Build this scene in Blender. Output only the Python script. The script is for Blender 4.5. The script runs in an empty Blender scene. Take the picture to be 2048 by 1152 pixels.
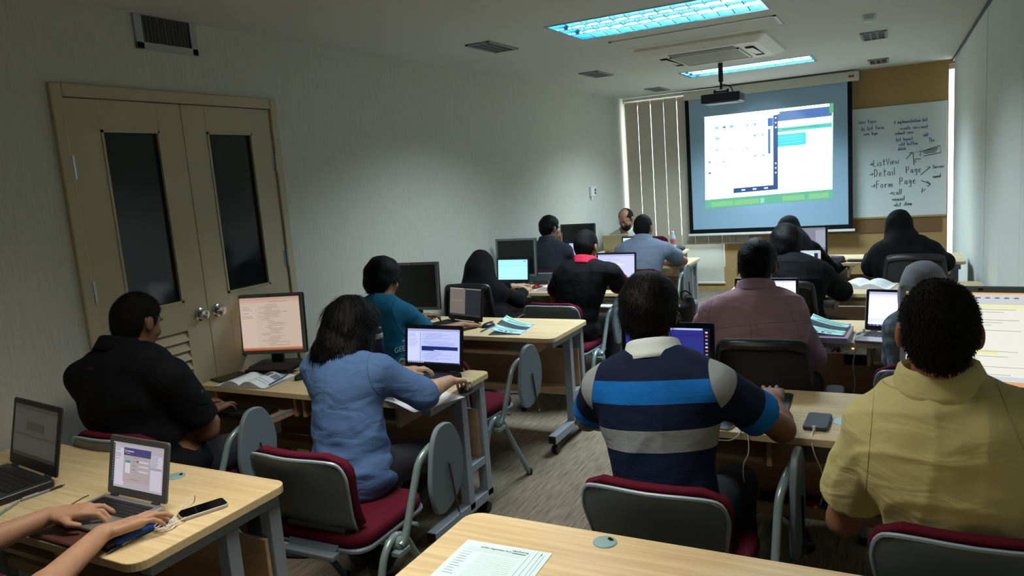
import bpy, bmesh, math, random
import numpy as np
from mathutils import Vector as V, Matrix, Euler
random.seed(7)
PI = math.pi
R = math.radians
sc = bpy.context.scene
COL = sc.collection
H, XL, XR, YF, YB = 2.65, -3.36, 0.54, 9.96, -1.3

# ---------- colour and materials ----------
def lin(c):
    return tuple((x/255/12.92 if x/255 <= .04045 else ((x/255+.055)/1.055)**2.4) for x in c)
_m = {}
def mat(name, rgb, rough=.6, metal=0., var=.0, scale=20., bump=0., stretch=(1, 1, 1), coat=0., trans=0., spec=.5, tint=None):
    if name in _m: return _m[name]
    m = bpy.data.materials.new(name); m.use_nodes = True
    nt = m.node_tree; N = nt.nodes; L = nt.links; b = N['Principled BSDF']
    c = lin(rgb)
    b.inputs['Base Color'].default_value = (*c, 1)
    b.inputs['Roughness'].default_value = rough
    b.inputs['Metallic'].default_value = metal
    b.inputs['Specular IOR Level'].default_value = spec
    if coat: b.inputs['Coat Weight'].default_value = coat; b.inputs['Coat Roughness'].default_value = .15
    if trans: b.inputs['Transmission Weight'].default_value = trans
    if var or bump:
        tc = N.new('ShaderNodeTexCoord'); mp = N.new('ShaderNodeMapping'); mp.inputs['Scale'].default_value = stretch
        nz = N.new('ShaderNodeTexNoise'); nz.inputs['Scale'].default_value = scale; nz.inputs['Detail'].default_value = 4
        L.new(tc.outputs['Object'], mp.inputs['Vector']); L.new(mp.outputs['Vector'], nz.inputs['Vector'])
        if var:
            r = N.new('ShaderNodeMapRange'); r.inputs['From Min'].default_value = .3; r.inputs['From Max'].default_value = .7
            L.new(nz.outputs['Fac'], r.inputs['Value'])
            mx = N.new('ShaderNodeMix'); mx.data_type = 'RGBA'
            c2 = lin(tint) if tint else tuple(x*(1-var) for x in c)
            mx.inputs[6].default_value = (*c2, 1); mx.inputs[7].default_value = (*[min(1, x*(1+(0 if tint else var))) for x in c], 1)
            L.new(r.outputs['Result'], mx.inputs[0]); L.new(mx.outputs[2], b.inputs['Base Color'])
        if bump:
            bp = N.new('ShaderNodeBump'); bp.inputs['Strength'].default_value = bump; bp.inputs['Distance'].default_value = .004
            L.new(nz.outputs['Fac'], bp.inputs['Height']); L.new(bp.outputs['Normal'], b.inputs['Normal'])
    _m[name] = m
    return m
def emit(name, rgb, s=1.):
    if name in _m: return _m[name]
    m = bpy.data.materials.new(name); m.use_nodes = True; nt = m.node_tree
    b = nt.nodes['Principled BSDF']; b.inputs['Base Color'].default_value = (.01, .01, .01, 1); b.inputs['Roughness'].default_value = .35
    b.inputs['Emission Color'].default_value = (*lin(rgb), 1); b.inputs['Emission Strength'].default_value = s
    _m[name] = m
    return m

# ---------- mesh builder ----------
class MB:
    def __init__(s): s.v = []; s.f = []; s.mi = []; s.m = 0
    def add(s, vs, fs, mx=None):
        o = len(s.v)
        s.v += [tuple(mx @ V(p)) if mx else tuple(p) for p in vs]
        s.f += [tuple(i+o for i in f) for f in fs]; s.mi += [s.m]*len(fs)
        return s
    def box(s, x0, x1, y0, y1, z0, z1, mx=None, bev=0.):
        if bev > 0:
            bm = bmesh.new(); bmesh.ops.create_cube(bm, size=1)
            for v in bm.verts: v.co = V(((x0+x1)/2+v.co.x*(x1-x0), (y0+y1)/2+v.co.y*(y1-y0), (z0+z1)/2+v.co.z*(z1-z0)))
            bmesh.ops.bevel(bm, geom=bm.edges[:], offset=bev, segments=2, profile=.5, affect='EDGES')
            bm.verts.index_update()
            s.add([v.co[:] for v in bm.verts], [[v.index for v in f.verts] for f in bm.faces], mx); bm.free(); return s
        vs = [(x, y, z) for z in (z0, z1) for y in (y0, y1) for x in (x0, x1)]
        return s.add(vs, [(0, 2, 3, 1), (4, 5, 7, 6), (0, 1, 5, 4), (2, 6, 7, 3), (0, 4, 6, 2), (1, 3, 7, 5)], mx)
    def tube(s, pts, r, n=8, mx=None, closed=False, sub=0, rad=None, flat=1.):
        pts = [V(p) for p in pts]
        if sub and len(pts) > 2:
            P = pts if not closed else pts
            out = []; L = len(P)
            rr = []
            for i in range(L if closed else L-1):
                a = P[(i-1) % L] if closed or i > 0 else P[0]; b = P[i]; c = P[(i+1) % L]
                d = P[(i+2) % L] if closed or i < L-2 else P[-1]
                for k in range(sub):
                    t = k/sub
                    out.append(.5*((2*b)+(c-a)*t+(2*a-5*b+4*c-d)*t*t+(3*b-a-3*c+d)*t**3))
                    if rad: rr.append(rad[i]*(1-t)+rad[(i+1) % L]*t)
            if not closed:
                out.append(P[-1])
                if rad: rr.append(rad[-1])
            pts = out; rad = rr if rad else None
        L = len(pts); vs = []; up = None
        for i, p in enumerate(pts):
            t = (pts[(i+1) % L]-pts[i-1]) if closed else (pts[min(i+1, L-1)]-pts[max(i-1, 0)])
            if t.length < 1e-9: t = V((0, 0, 1))
            t.normalize()
            if up is None:
                up = V((0, 0, 1)) if abs(t.z) < .9 else V((1, 0, 0))
            up = (up-t*up.dot(t)); up.normalize(); sd = t.cross(up)
            rr = rad[i] if rad else r
            for k in range(n):
                a = 2*PI*k/n; vs.append(p+sd*math.cos(a)*rr+up*math.sin(a)*rr*flat)
        fs = []
        for i in range(L if closed else L-1):
            j = (i+1) % L
            for k in range(n): fs.append((i*n+k, i*n+(k+1) % n, j*n+(k+1) % n, j*n+k))
        if not closed: fs += [tuple(range(n))[::-1], tuple((L-1)*n+k for k in range(n))]
        return s.add(vs, fs, mx)
    def lathe(s, prof, n=24, mx=None, cap=True):
        vs = [(r*math.cos(2*PI*k/n), r*math.sin(2*PI*k/n), z) for r, z in prof for k in range(n)]
        fs = [(i*n+k, i*n+(k+1) % n, (i+1)*n+(k+1) % n, (i+1)*n+k) for i in range(len(prof)-1) for k in range(n)]
        if cap: fs += [tuple(range(n))[::-1], tuple((len(prof)-1)*n+k for k in range(n))]
        return s.add(vs, fs, mx)
    def prism(s, poly, z0, z1, mx=None, bev=0.):
        n = len(poly)
        if bev > 0:
            c = V((sum(p[0] for p in poly)/n, sum(p[1] for p in poly)/n)); q = []
            for i in range(n):
                a, b, d = V(poly[i-1]), V(poly[i]), V(poly[(i+1) % n])
                t = (d-a); 
                if t.length < 1e-9: t = V((1, 0))
                t.normalize(); q.append(b+V((-t.y, t.x))*bev)
            lay = [(q, z0), (poly, z0+bev), (poly, z1-bev), (q, z1)]
        else: lay = [(poly, z0), (poly, z1)]
        vs = [(p[0], p[1], z) for P, z in lay for p in P]
        fs = [(i*n+k, i*n+(k+1) % n, (i+1)*n+(k+1) % n, (i+1)*n+k) for i in range(len(lay)-1) for k in range(n)]
        fs += [tuple(range(n))[::-1], tuple((len(lay)-1)*n+k for k in range(n))]
        return s.add(vs, fs, mx)
    def quad(s, a, b, c, d, mx=None): return s.add([a, b, c, d], [(0, 1, 2, 3)], mx)
    def grid(s, fn, nu, nv, mx=None, thick=0.):
        vs = [V(fn(i/nu, j/nv)) for j in range(nv+1) for i in range(nu+1)]
        fs = [(j*(nu+1)+i, j*(nu+1)+i+1, (j+1)*(nu+1)+i+1, (j+1)*(nu+1)+i) for j in range(nv) for i in range(nu)]
        if thick:
            n0 = len(vs); w = nu+1
            vs += [p-V((0, 0, thick)) for p in vs]
            fs += [tuple(k+n0 for k in f[::-1]) for f in fs]
            ring = [i for i in range(w)]+[j*w+nu for j in range(1, nv+1)]+[nv*w+i for i in range(nu-1, -1, -1)]+[j*w for j in range(nv-1, 0, -1)]
            for a, b in zip(ring, ring[1:]+ring[:1]): fs.append((b, a, a+n0, b+n0))
        return s.add(vs, fs, mx)
    def build(s, name, m, parent=None, smooth=False, loc=None, rot=None):
        me = bpy.data.meshes.new(name); me.from_pydata(s.v, [], s.f); me.validate()
        ms = m if isinstance(m, (list, tuple)) else [m]
        for x in ms: me.materials.append(x)
        if len(ms) > 1 and len(me.polygons) == len(s.mi): me.polygons.foreach_set('material_index', s.mi)
        if smooth:
            me.polygons.foreach_set('use_smooth', [True]*len(me.polygons))
            try: me.set_sharp_from_angle(angle=R(40))
            except Exception: pass
        me.update()
        o = bpy.data.objects.new(name, me); COL.objects.link(o)
        if parent: o.parent = parent
        if loc: o.location = loc
        if rot: o.rotation_euler = rot
        return o
def rrect(x0, x1, y0, y1, r, n=5, rs=None):
    rs = rs or (r, r, r, r); out = []
    for (cx, cy, a0, q) in ((x1, y0, -90, 0), (x1, y1, 0, 1), (x0, y1, 90, 2), (x0, y0, 180, 3)):
        rr = rs[q]; sx = -1 if cx == x1 else 1; sy = -1 if cy == y1 else 1
        if rr <= 0: out.append((cx, cy)); continue
        for k in range(n+1):
            a = R(a0+90*k/n); out.append((cx+sx*rr+rr*math.cos(a), cy+sy*rr+rr*math.sin(a)))
    return out
def tag(o, label=None, cat=None, group=None, kind=None):
    if label: o['label'] = label
    if cat: o['category'] = cat
    if group: o['group'] = group
    if kind: o['kind'] = kind
    return o
def thing(name, label, cat, loc=(0, 0, 0), rz=0., group=None):
    o = bpy.data.objects.new(name, None); COL.objects.link(o); o.empty_display_size = .1
    o.location = loc; o.rotation_euler = (0, 0, rz)
    return tag(o, label, cat, group)
def struct(name, mb, m, parent=None, **k):
    o = mb.build(name, m, parent, **k)
    if not parent: o['kind'] = 'structure'
    return o
_kids = {}
def copy_tree(root, loc, rz, label, group=None):
    def cp(o, par):
        c = o.copy(); COL.objects.link(c)
        if par: c.parent = par
        for ch in [x for x in list(COL.objects) if x.parent == o]: cp(ch, c)
        return c
    r = cp(root, None); r.location = loc; r.rotation_euler = (0, 0, rz); r['label'] = label
    if group: r['group'] = group
    return r
def text(name, body, size, m, parent=None, mx=None, ext=.0003, shear=0., align='CENTER', space=1.):
    cu = bpy.data.curves.new(name, 'FONT'); cu.body = body; cu.size = size; cu.extrude = ext; cu.align_x = align; cu.align_y = 'CENTER'; cu.shear = shear
    cu.space_character = space; cu.resolution_u = 3
    t = bpy.data.objects.new(name, cu); COL.objects.link(t)
    dg = bpy.context.evaluated_depsgraph_get(); me = bpy.data.meshes.new_from_object(t.evaluated_get(dg))
    bpy.data.objects.remove(t); me.name = name; me.materials.clear(); me.materials.append(m)
    o = bpy.data.objects.new(name, me); COL.objects.link(o)
    if parent: o.parent = parent
    if mx: me.transform(mx)
    return o
def look(p, d, up=(0, 0, 1)):
    """matrix whose x = right, y = up, z = out of the face, at p"""
    z = V(d).normalized(); x = V(up).cross(z).normalized(); y = z.cross(x)
    m = Matrix((x, y, z)).transposed().to_4x4(); m.translation = V(p); return m
def rz4(p, a): m = Matrix.Rotation(a, 4, 'Z'); m.translation = V(p); return m

# ---------- camera ----------
CAMZ = 1.70
cam = bpy.data.cameras.new('camera'); cam.sensor_width = 36; cam.lens = 1468.6/2048*36; cam.clip_start = .02
co = bpy.data.objects.new('camera', cam); COL.objects.link(co); sc.camera = co
yaw, pit, rol = R(28.05687), R(-8.48546), R(-4.40222)
fw = V((-math.sin(yaw)*math.cos(pit), math.cos(yaw)*math.cos(pit), math.sin(pit)))
rt = V((math.cos(yaw), math.sin(yaw), 0)); up = rt.cross(fw)
rt2 = rt*math.cos(rol)+up*math.sin(rol); up2 = -rt*math.sin(rol)+up*math.cos(rol)
cm = Matrix((rt2, up2, -fw)).transposed().to_4x4(); cm.translation = (0, 0, CAMZ); co.matrix_world = cm
def ray(px, py): return (rt2*((px-1024)/1468.6)-up2*((py-576)/1468.6)+fw)
def atz(px, py, z): r = ray(px, py); return r*((z-CAMZ)/r.z)+V((0, 0, CAMZ))
def aty(px, py, y): r = ray(px, py); return r*(y/r.y)+V((0, 0, CAMZ))
def atx(px, py, x): r = ray(px, py); return r*(x/r.x)+V((0, 0, CAMZ))

# ---------- common materials ----------
def wood(name, a, b, s=60, rough=.42, stretch=(.04, 1, 1), coat=.0):
    if name in _m: return _m[name]
    m = mat(name, a, rough, coat=coat); N = m.node_tree.nodes; L = m.node_tree.links; bs = N['Principled BSDF']
    tc = N.new('ShaderNodeTexCoord'); mp = N.new('ShaderNodeMapping'); mp.inputs['Scale'].default_value = stretch
    nz = N.new('ShaderNodeTexNoise'); nz.inputs['Scale'].default_value = s; nz.inputs['Detail'].default_value = 6; nz.inputs['Distortion'].default_value = .6
    cr = N.new('ShaderNodeValToRGB'); cr.color_ramp.elements[0].position = .35; cr.color_ramp.elements[1].position = .65
    cr.color_ramp.elements[0].color = (*lin(b), 1); cr.color_ramp.elements[1].color = (*lin(a), 1)
    L.new(tc.outputs['Object'], mp.inputs['Vector']); L.new(mp.outputs['Vector'], nz.inputs['Vector'])
    L.new(nz.outputs['Fac'], cr.inputs['Fac']); L.new(cr.outputs['Color'], bs.inputs['Base Color'])
    return m
BEECH = wood('beech_laminate', (224, 203, 160), (204, 180, 135), 55)
BEECH_EDGE = mat('beech_edge', (214, 192, 148), .5)
BEECH_UNDER = wood('beech_panel', (196, 168, 132), (180, 150, 114), 45)
GREYM = mat('grey_powder_coat', (148, 160, 172), .4, .1, spec=.5)
TUBEM = mat('teal_grey_tube', (128, 150, 152), .28, .25, spec=.6)
SHELL = mat('grey_plastic_shell', (112, 124, 134), .45, bump=.12, scale=400)
PAD = mat('grey_writing_pad', (112, 128, 136), .45)
MAROON = mat('maroon_fabric', (88, 18, 38), .92, var=.18, scale=350, bump=.5, spec=.15)
BLACKP = mat('black_plastic', (22, 23, 26), .42)
BLACKM = mat('black_matte', (14, 14, 16), .75, spec=.2)
DARKG = mat('dark_grey_plastic', (48, 50, 54), .5)
WHITEP = mat('white_plastic', (225, 228, 226), .4)
SILVER = mat('silver_aluminium', (176, 180, 184), .35, .75)
CHROME = mat('chrome', (200, 200, 198), .16, 1.)
PAPER = mat('white_paper', (238, 242, 246), .8, var=.03, scale=8)
CABLEW = mat('white_cable', (222, 222, 216), .45)
CABLEB = mat('black_cable', (18, 18, 20), .5)
GROM = mat('teal_grommet', (138, 172, 176), .4)
LED = emit('red_led', (255, 70, 30), 14)
KEY = mat('key_black', (26, 27, 30), .5)
# ================= ROOM =================
WALLM = mat('wallpaper_cream', (200, 202, 192), .85, var=.06, scale=130, bump=.25, stretch=(1, 1, .05), spec=.2)
CEIL = mat('ceiling_white', (206, 208, 204), .9, spec=.2)
TAN = mat('tan_fabric_panel', (172, 142, 96), .9, var=.08, scale=220, bump=.3, spec=.15)
DOORM = mat('door_cream_paint', (186, 176, 144), .55, var=.03, scale=6)
# floor: carpet with short strokes
fm = mat('carpet_taupe', (118, 108, 94), .95, spec=.1); N = fm.node_tree.nodes; L = fm.node_tree.links; b = N['Principled BSDF']
tc = N.new('ShaderNodeTexCoord'); mp = N.new('ShaderNodeMapping'); mp.inputs['Scale'].default_value = (1.0, .09, 1)
mp.inputs['Rotation'].default_value = (0, 0, R(0))
nz = N.new('ShaderNodeTexNoise'); nz.inputs['Scale'].default_value = 75; nz.inputs['Detail'].default_value = 5
n2 = N.new('ShaderNodeTexNoise'); n2.inputs['Scale'].default_value = 300
cr = N.new('ShaderNodeValToRGB'); cr.color_ramp.elements[0].position = .3; cr.color_ramp.elements[1].position = .7
cr.color_ramp.elements[0].color = (*lin((104, 95, 82)), 1); cr.color_ramp.elements[1].color = (*lin((146, 136, 118)), 1)
bp = N.new('ShaderNodeBump'); bp.inputs['Strength'].default_value = .4; bp.inputs['Distance'].default_value = .004
L.new(tc.outputs['Object'], mp.inputs[0]); L.new(mp.outputs[0], nz.inputs['Vector']); L.new(tc.outputs['Object'], n2.inputs['Vector'])
L.new(nz.outputs['Fac'], cr.inputs[0]); L.new(cr.outputs[0], b.inputs['Base Color']); L.new(n2.outputs['Fac'], bp.inputs['Height']); L.new(bp.outputs[0], b.inputs['Normal'])
struct('floor', MB().box(XL-.2, .9, YB-.1, YF+.2, -.1, 0), fm)
LX0, LX1 = -2.02, -.75
LY = [(1.2, 1.82), (4.54, 5.16), (7.87, 8.39)]
cb = MB(); ys = [YB-.1]+[y for p in LY for y in p]+[YF+.2]
cb.box(XL-.2, LX0, YB-.1, YF+.2, H, H+.12); cb.box(LX1, .9, YB-.1, YF+.2, H, H+.12)
for i in range(0, len(ys), 2): cb.box(LX0, LX1, ys[i], ys[i+1], H, H+.12)
for y0, y1 in LY: cb.box(LX0, LX1, y0, y1, H+.11, H+.12)
struct('ceiling', cb, CEIL)
# left wall with a door opening y 2.105..3.36, z 0..2.215
D0, D1, DH = 2.105, 3.36, 2.22
struct('wall_left', MB().box(XL-.15, XL, YB, D0, 0, H).box(XL-.15, XL, D1, YF+.15, 0, H).box(XL-.15, XL, D0, D1, DH, H), WALLM)
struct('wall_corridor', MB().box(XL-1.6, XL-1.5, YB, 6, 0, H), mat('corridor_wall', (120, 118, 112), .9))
struct('wall_back', MB().box(XL-.15, .9, YB-.12, YB, 0, H), WALLM)
struct('wall_outer', MB().box(.76, .9, YB, YF+.15, 0, H), WALLM)
# front wall: window opening x -3.33..-1.9, z .52..2.56
struct('wall_front', MB().box(XL, -2.05, YF, YF+.15, 0, .3).box(XL, -2.05, YF, YF+.15, 2.6, H)
       .box(-2.05, .511, YF, YF+.15, 0, H).box(.511, .76, YF, YF+.15, 0, .35).box(.511, .76, YF, YF+.15, 2.6, H), TAN)
PANEL = mat('fabric_partition', (222, 228, 222), .9, var=.05, scale=240, bump=.2, spec=.15)
wr_ = MB(); y_ = 9.76; rr_ = random.Random(2)
while y_ > YB:
    o_ = rr_.uniform(0, .004); wr_.box(.548+o_, .60, max(YB, y_-.868), y_-.004, .012, H-.03, bev=.003); y_ -= .872
struct('wall_right', wr_, PANEL)
struct('trim_4', MB().box(.585, .595, YB, 9.75, 0, H-.001).box(.54, .61, YB, YF, H-.028, H-.001), DARKG)
struct('trim_3', MB().box(XL, -2.05, YF-.002, YF+.06, 2.585, 2.6).box(-2.06, -2.048, YF-.002, YF+.06, .3, 2.6).box(XL, -2.05, YF-.002, YF+.06, .3, .312), mat('reveal_white', (210, 210, 204), .7))
struct('baseboard_front', MB().box(-2.02, .5, YF-.012, YF, 0, .05).box(XL, -2.02, YF-.012, YF, 0, .05), mat('baseboard_tan', (176, 140, 84), .6))
struct('baseboard_left', MB().box(XL, XL+.012, YB, D0-.07, 0, .09).box(XL, XL+.012, D1+.07, YF, 0, .09), mat('baseboard_cream', (200, 190, 160), .6))
glass = mat('window_glass', (235, 245, 245), .02)
nt = glass.node_tree; t = nt.nodes.new('ShaderNodeBsdfTransparent'); mx = nt.nodes.new('ShaderNodeMixShader'); mx.inputs[0].default_value = .92
nt.links.new(nt.nodes['Principled BSDF'].outputs[0], mx.inputs[1]); nt.links.new(t.outputs[0], mx.inputs[2]); nt.links.new(mx.outputs[0], nt.nodes['Material Output'].inputs[0])
def window(n, x0, x1, y0, y1, z0, z1, along):
    w = MB()
    fr = mat('window_frame_grey', (190, 192, 190), .4, .3)
    if along == 'x':
        e = .05 if x1-x0 > .5 else .004
        w.box(x0, x1, y0, y1, z0, z0+.05).box(x0, x1, y0, y1, z1-.05, z1).box(x0, x0+e, y0, y1, z0, z1).box(x1-e, x1, y0, y1, z0, z1)
        if e > .01: w.box((x0+x1)/2-.02, (x0+x1)/2+.02, y0, y1, z0, z1)
        g = MB().box(x0+e, x1-e, (y0+y1)/2-.003, (y0+y1)/2+.003, z0+.05, z1-.05)
    else:
        w.box(x0, x1, y0, y1, z0, z0+.05).box(x0, x1, y0, y1, z1-.05, z1)
        k = 6
        for i in range(k+1):
            yy = y0+(y1-y0-.05)*i/k; w.box(x0, x1, yy, yy+.05, z0, z1)
        g = MB().box((x0+x1)/2-.003, (x0+x1)/2+.003, y0+.05, y1-.05, z0+.05, z1-.05)
    o = struct('window_%d' % n, w, fr); g.build('pane', glass, o)
window(1, XL+.004, -2.05, YF+.06, YF+.12, .3, 2.6, 'x')
window(2, .505, .76, YF+.09, YF+.12, .35, 2.6, 'x')

# double door
LEAFW = (D1-D0)/2
jm = MB()
for (y0, y1, z1) in ((D0-.055, D0, DH+.06), (D1, D1+.055, DH+.06)): jm.box(XL-.15, XL+.022, y0, y1, 0, z1, bev=.006)
jm.box(XL-.15, XL+.022, D0, D1, DH, DH+.06, bev=.006)
jm.box(XL-.11, XL-.1, D0, D0+.02, 0, DH).box(XL-.11, XL-.1, D1-.02, D1, 0, DH)
struct('trim_1', jm, DOORM)
VIS = mat('door_glass_dark', (34, 38, 40), .08, trans=.3, spec=.35)
def leaf(n, y0, y1, gy0, gy1, hinge_y, knob_y, louvre):
    gz0, gz1 = 1.18, 2.075
    x0, x1 = XL-.035, XL+.008
    L0, L1, lz0, lz1 = y0+.13, y1-.12, .30, 1.03
    w = MB(); w.box(x0, x1, y0, gy0, 0.008, DH-.004, bev=.002).box(x0, x1, gy1, y1, 0.008, DH-.004, bev=.002)
    w.box(x0, x1, gy0, gy1, gz1, DH-.004)
    if louvre: w.box(x0, x1, gy0, gy1, lz1, gz0).box(x0, x1, gy0, gy1, .008, lz0)
    else: w.box(x0, x1, gy0, gy1, .008, gz0)
    o = struct('door_%d' % n, w, DOORM)
    MB().box(x0+.018, x0+.024, gy0, gy1, gz0, gz1).build('vision_panel', VIS, o)
    bd = MB()
    for (a, b_, c, d) in ((gy0, gy0+.012, gz0, gz1), (gy1-.012, gy1, gz0, gz1), (gy0, gy1, gz0, gz0+.012), (gy0, gy1, gz1-.012, gz1)): bd.box(x1-.012, x1+.004, a, b_, c, d)
    bd.build('glazing_bead', DOORM, o)
    if louvre:
        lv = MB(); k = 14
        for i in range(k):
            zz = lz0+(lz1-lz0)*(i+.5)/k
            lv.add([(x0, gy0, zz-.02), (x1+.004, gy0, zz-.028), (x1+.004, gy1, zz-.028), (x0, gy1, zz-.02), (x0, gy0, zz+.03), (x1-.02, gy0, zz+.02), (x1-.02, gy1, zz+.02), (x0, gy1, zz+.03)],
                   [(0, 1, 2, 3), (1, 5, 6, 2), (4, 7, 6, 5), (0, 3, 7, 4), (0, 4, 5, 1), (3, 2, 6, 7)])
        lv.box(x0-.004, x0, gy0, gy1, lz0, lz1)
        lv.build('louvre', DOORM, o)
    for hz in (.4, 1.32, 1.9):
        h = MB().tube([(x1+.008, hinge_y, hz-.055), (x1+.008, hinge_y, hz+.055)], .008, 8); h.box(x1, x1+.004, hinge_y-.02, hinge_y+.02, hz-.05, hz+.05)
        h.build('hinge', SILVER, o)
    if knob_y:
        m_ = Matrix.Rotation(R(90), 4, 'Y'); m_.translation = (x1, knob_y, 1.1)
        MB().lathe([(.036, 0), (.036, .004), (.03, .008), (.012, .01), (.012, .018), (.024, .024), (.03, .034), (.026, .044), (.012, .047), (.004, .0465)], 24, m_).build('knob', CHROME, o, smooth=True)
    return o
leaf(1, D0+.004, D0+LEAFW-.002, D0+.165, D0+LEAFW-.145, D0, D0+LEAFW-.055, True)
leaf(2, D0+LEAFW+.002, D1-.004, D0+LEAFW+.15, D1-.155, D1, D0+LEAFW+.06, False)
# wall grille above the door
g = thing('air_grille', 'white square air grille with dark vertical slats on left wall above the door', 'air vent', (XL, 2.715, 2.65))
fr = MB().box(0, .012, -.185, -.14, -.17, -.002, bev=.003).box(0, .012, .145, .185, -.17, -.002, bev=.003).box(0, .012, -.185, .185, -.17, -.135, bev=.003)
fr.build('frame', mat('grille_white', (170, 176, 176), .5), g)
MB().box(.0005, .002, -.14, .145, -.135, -.002).build('backing', BLACKM, g)
sl = MB()
for i in range(13):
    y = -.138+i*.0215; sl.add([(.002, y, -.135), (.012, y+.007, -.135), (.012, y+.007, -.003), (.002, y, -.003), (.002, y+.002, -.135), (.012, y+.009, -.135), (.012, y+.009, -.003), (.002, y+.002, -.003)],
        [(0, 1, 2, 3), (7, 6, 5, 4), (1, 5, 6, 2), (0, 3, 7, 4)])
sl.build('slats', mat('grille_slat', (110, 114, 116), .5), g)
# socket on the left wall near the front
s = thing('wall_switch', 'small white thermostat box and switch on left wall near the blinds', 'switch', (XL, 8.61, 1.46))
MB().box(0, .03, -.1, 0, -.06, .06, bev=.006).build('box', WHITEP, s)
MB().box(0, .01, .03, .12, -.055, .06, bev=.004).build('plate', WHITEP, s)
MB().box(.01, .014, .055, .095, .0, .03).box(.01, .014, .055, .095, -.035, -.01).build('rocker', DARKG, s)
MB().box(0, .018, -.07, -.03, -.1, -.06, bev=.004).build('cable_clip', WHITEP, s)

# ceiling light fittings
LOU = mat('mirror_louvre', (190, 225, 240), .12, 1.)
TUBE = emit('fluorescent_tube', (190, 230, 255), 7.)
for i, ((y0, y1), lab) in enumerate(zip(LY, ('fluorescent louvre ceiling light fitting above the nearest tables', 'lit fluorescent louvre ceiling light nearer the camera than the air conditioner',
                                     'lit fluorescent louvre ceiling light behind the projector by the screen'))):
    l = thing('ceiling_light', lab, 'ceiling light', (0, 0, 0), 0, 'recessed louvre ceiling lights')
    hs = MB().box(LX0, LX0+.008, y0, y1, H-.004, H+.1).box(LX1-.008, LX1, y0, y1, H-.004, H+.1).box(LX0, LX1, y0, y0+.008, H-.004, H+.1).box(LX0, LX1, y1-.008, y1, H-.004, H+.1).box(LX0, LX1, y0, y1, H+.095, H+.105)
    hs.box(LX0-.015, LX1+.015, y0-.015, y0+.003, H-.005, H).box(LX0-.015, LX1+.015, y1-.003, y1+.015, H-.005, H).box(LX0-.015, LX0+.003, y0, y1, H-.005, H).box(LX1-.003, LX1+.015, y0, y1, H-.005, H)
    hs.build('housing', mat('fitting_mirror', (130, 190, 220), .2, 1.), l)
    w = (y1-y0)/3
    for c in range(3):
        yc = y0+w*(c+.5)
        lv = MB()
        if c < 2:   # V reflector between channels
            yb = y0+w*(c+1)
            lv.add([(LX0+.01, yb-.012, H+.0), (LX0+.01, yb+.012, H+.0), (LX0+.01, yb, H+.05), (LX1-.01, yb-.012, H+.0), (LX1-.01, yb+.012, H+.0), (LX1-.01, yb, H+.05)],
                   [(0, 1, 4, 3), (1, 2, 5, 4), (2, 0, 3, 5), (0, 2, 1), (3, 4, 5)])
        n = 13
        for k in range(1, n):
            xx = LX0+(LX1-LX0)*k/n
            lv.add([(xx-.004, yc-w/2+.01, H+.002), (xx+.004, yc-w/2+.01, H+.002), (xx+.001, yc-w/2+.01, H+.05), (xx-.001, yc-w/2+.01, H+.05),
                    (xx-.004, yc, H+.012), (xx+.004, yc, H+.012), (xx+.001, yc, H+.04), (xx-.001, yc, H+.04),
                    (xx-.004, yc+w/2-.01, H+.002), (xx+.004, yc+w/2-.01, H+.002), (xx+.001, yc+w/2-.01, H+.05), (xx-.001, yc+w/2-.01, H+.05)],
                   [(0, 1, 5, 4), (1, 2, 6, 5), (2, 3, 7, 6), (3, 0, 4, 7), (4, 5, 9, 8), (5, 6, 10, 9), (6, 7, 11, 10), (7, 4, 8, 11)])
        lv.build('louvre', LOU, l)
        MB().tube([(LX0+.03, yc, H+.07), (LX1-.03, yc, H+.07)], .013, 8).build('tube', TUBE if i else emit('fluorescent_tube_rear', (255, 240, 214), 7.), l)

for (y0, y1), e_, c_ in zip(LY, (15, 44, 62), ((1., .93, .82), (.80, .93, 1.), (.70, .89, 1.))):
    al = bpy.data.lights.new('louvre_light', 'AREA'); al.shape = 'RECTANGLE'; al.size = LX1-LX0-.04; al.size_y = y1-y0-.04; al.energy = e_; al.color = c_; al.spread = R(112 if e_ < 20 else 136)
    ao = bpy.data.objects.new('louvre_light', al); COL.objects.link(ao); ao.location = ((LX0+LX1)/2, (y0+y1)/2, H-.003); ao['kind'] = 'helper'
# air conditioner cassette
ac = thing('air_conditioner', 'white ceiling cassette air conditioner with grille and open louvres', 'air conditioner', (-1.39, 6.65, H))
ACW = mat('cassette_white', (206, 204, 196), .45)
def plan(x, y, k=1.): return [(px*k, py*k) for px, py in rrect(-x, x, -y, y, .06)]
P0 = rrect(-.66, .64, -.52, .42, .05, 3); P1 = rrect(-.55, .53, -.42, .32, .04, 3)
mb = MB(); n = len(P0)
mb.add([(x, y, 0) for x, y in P0]+[(x*.985, y*.985, -.02) for x, y in P0]+[(x, y, -.055) for x, y in P1],
       [(i*n+(k+1) % n, i*n+k, (i+1)*n+k, (i+1)*n+(k+1) % n) for i in range(2) for k in range(n)]+[tuple(2*n+k for k in range(n))])
mb.build('panel', ACW, ac); ac.scale = (.8, 1.3, 1)
MB().box(-.36, .3, -.26, .2, -.062, -.054, bev=.002).build('return_grille', mat('cassette_grille', (150, 148, 142), .6), ac)
gf = MB().box(-.38, .32, -.28, -.262, -.066, -.05).box(-.38, .32, .202, .22, -.066, -.05).box(-.38, -.362, -.28, .22, -.066, -.05).box(.302, .32, -.28, .22, -.066, -.05)
gf.build('grille_frame', ACW, ac)
for (a, b_, c, d) in ((-.36, .3, -.375, -.31), (-.36, .3, .235, .29)):
    MB().box(a, b_, c, d, -.057, -.05).build('air_slot', DARKG, ac)
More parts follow.
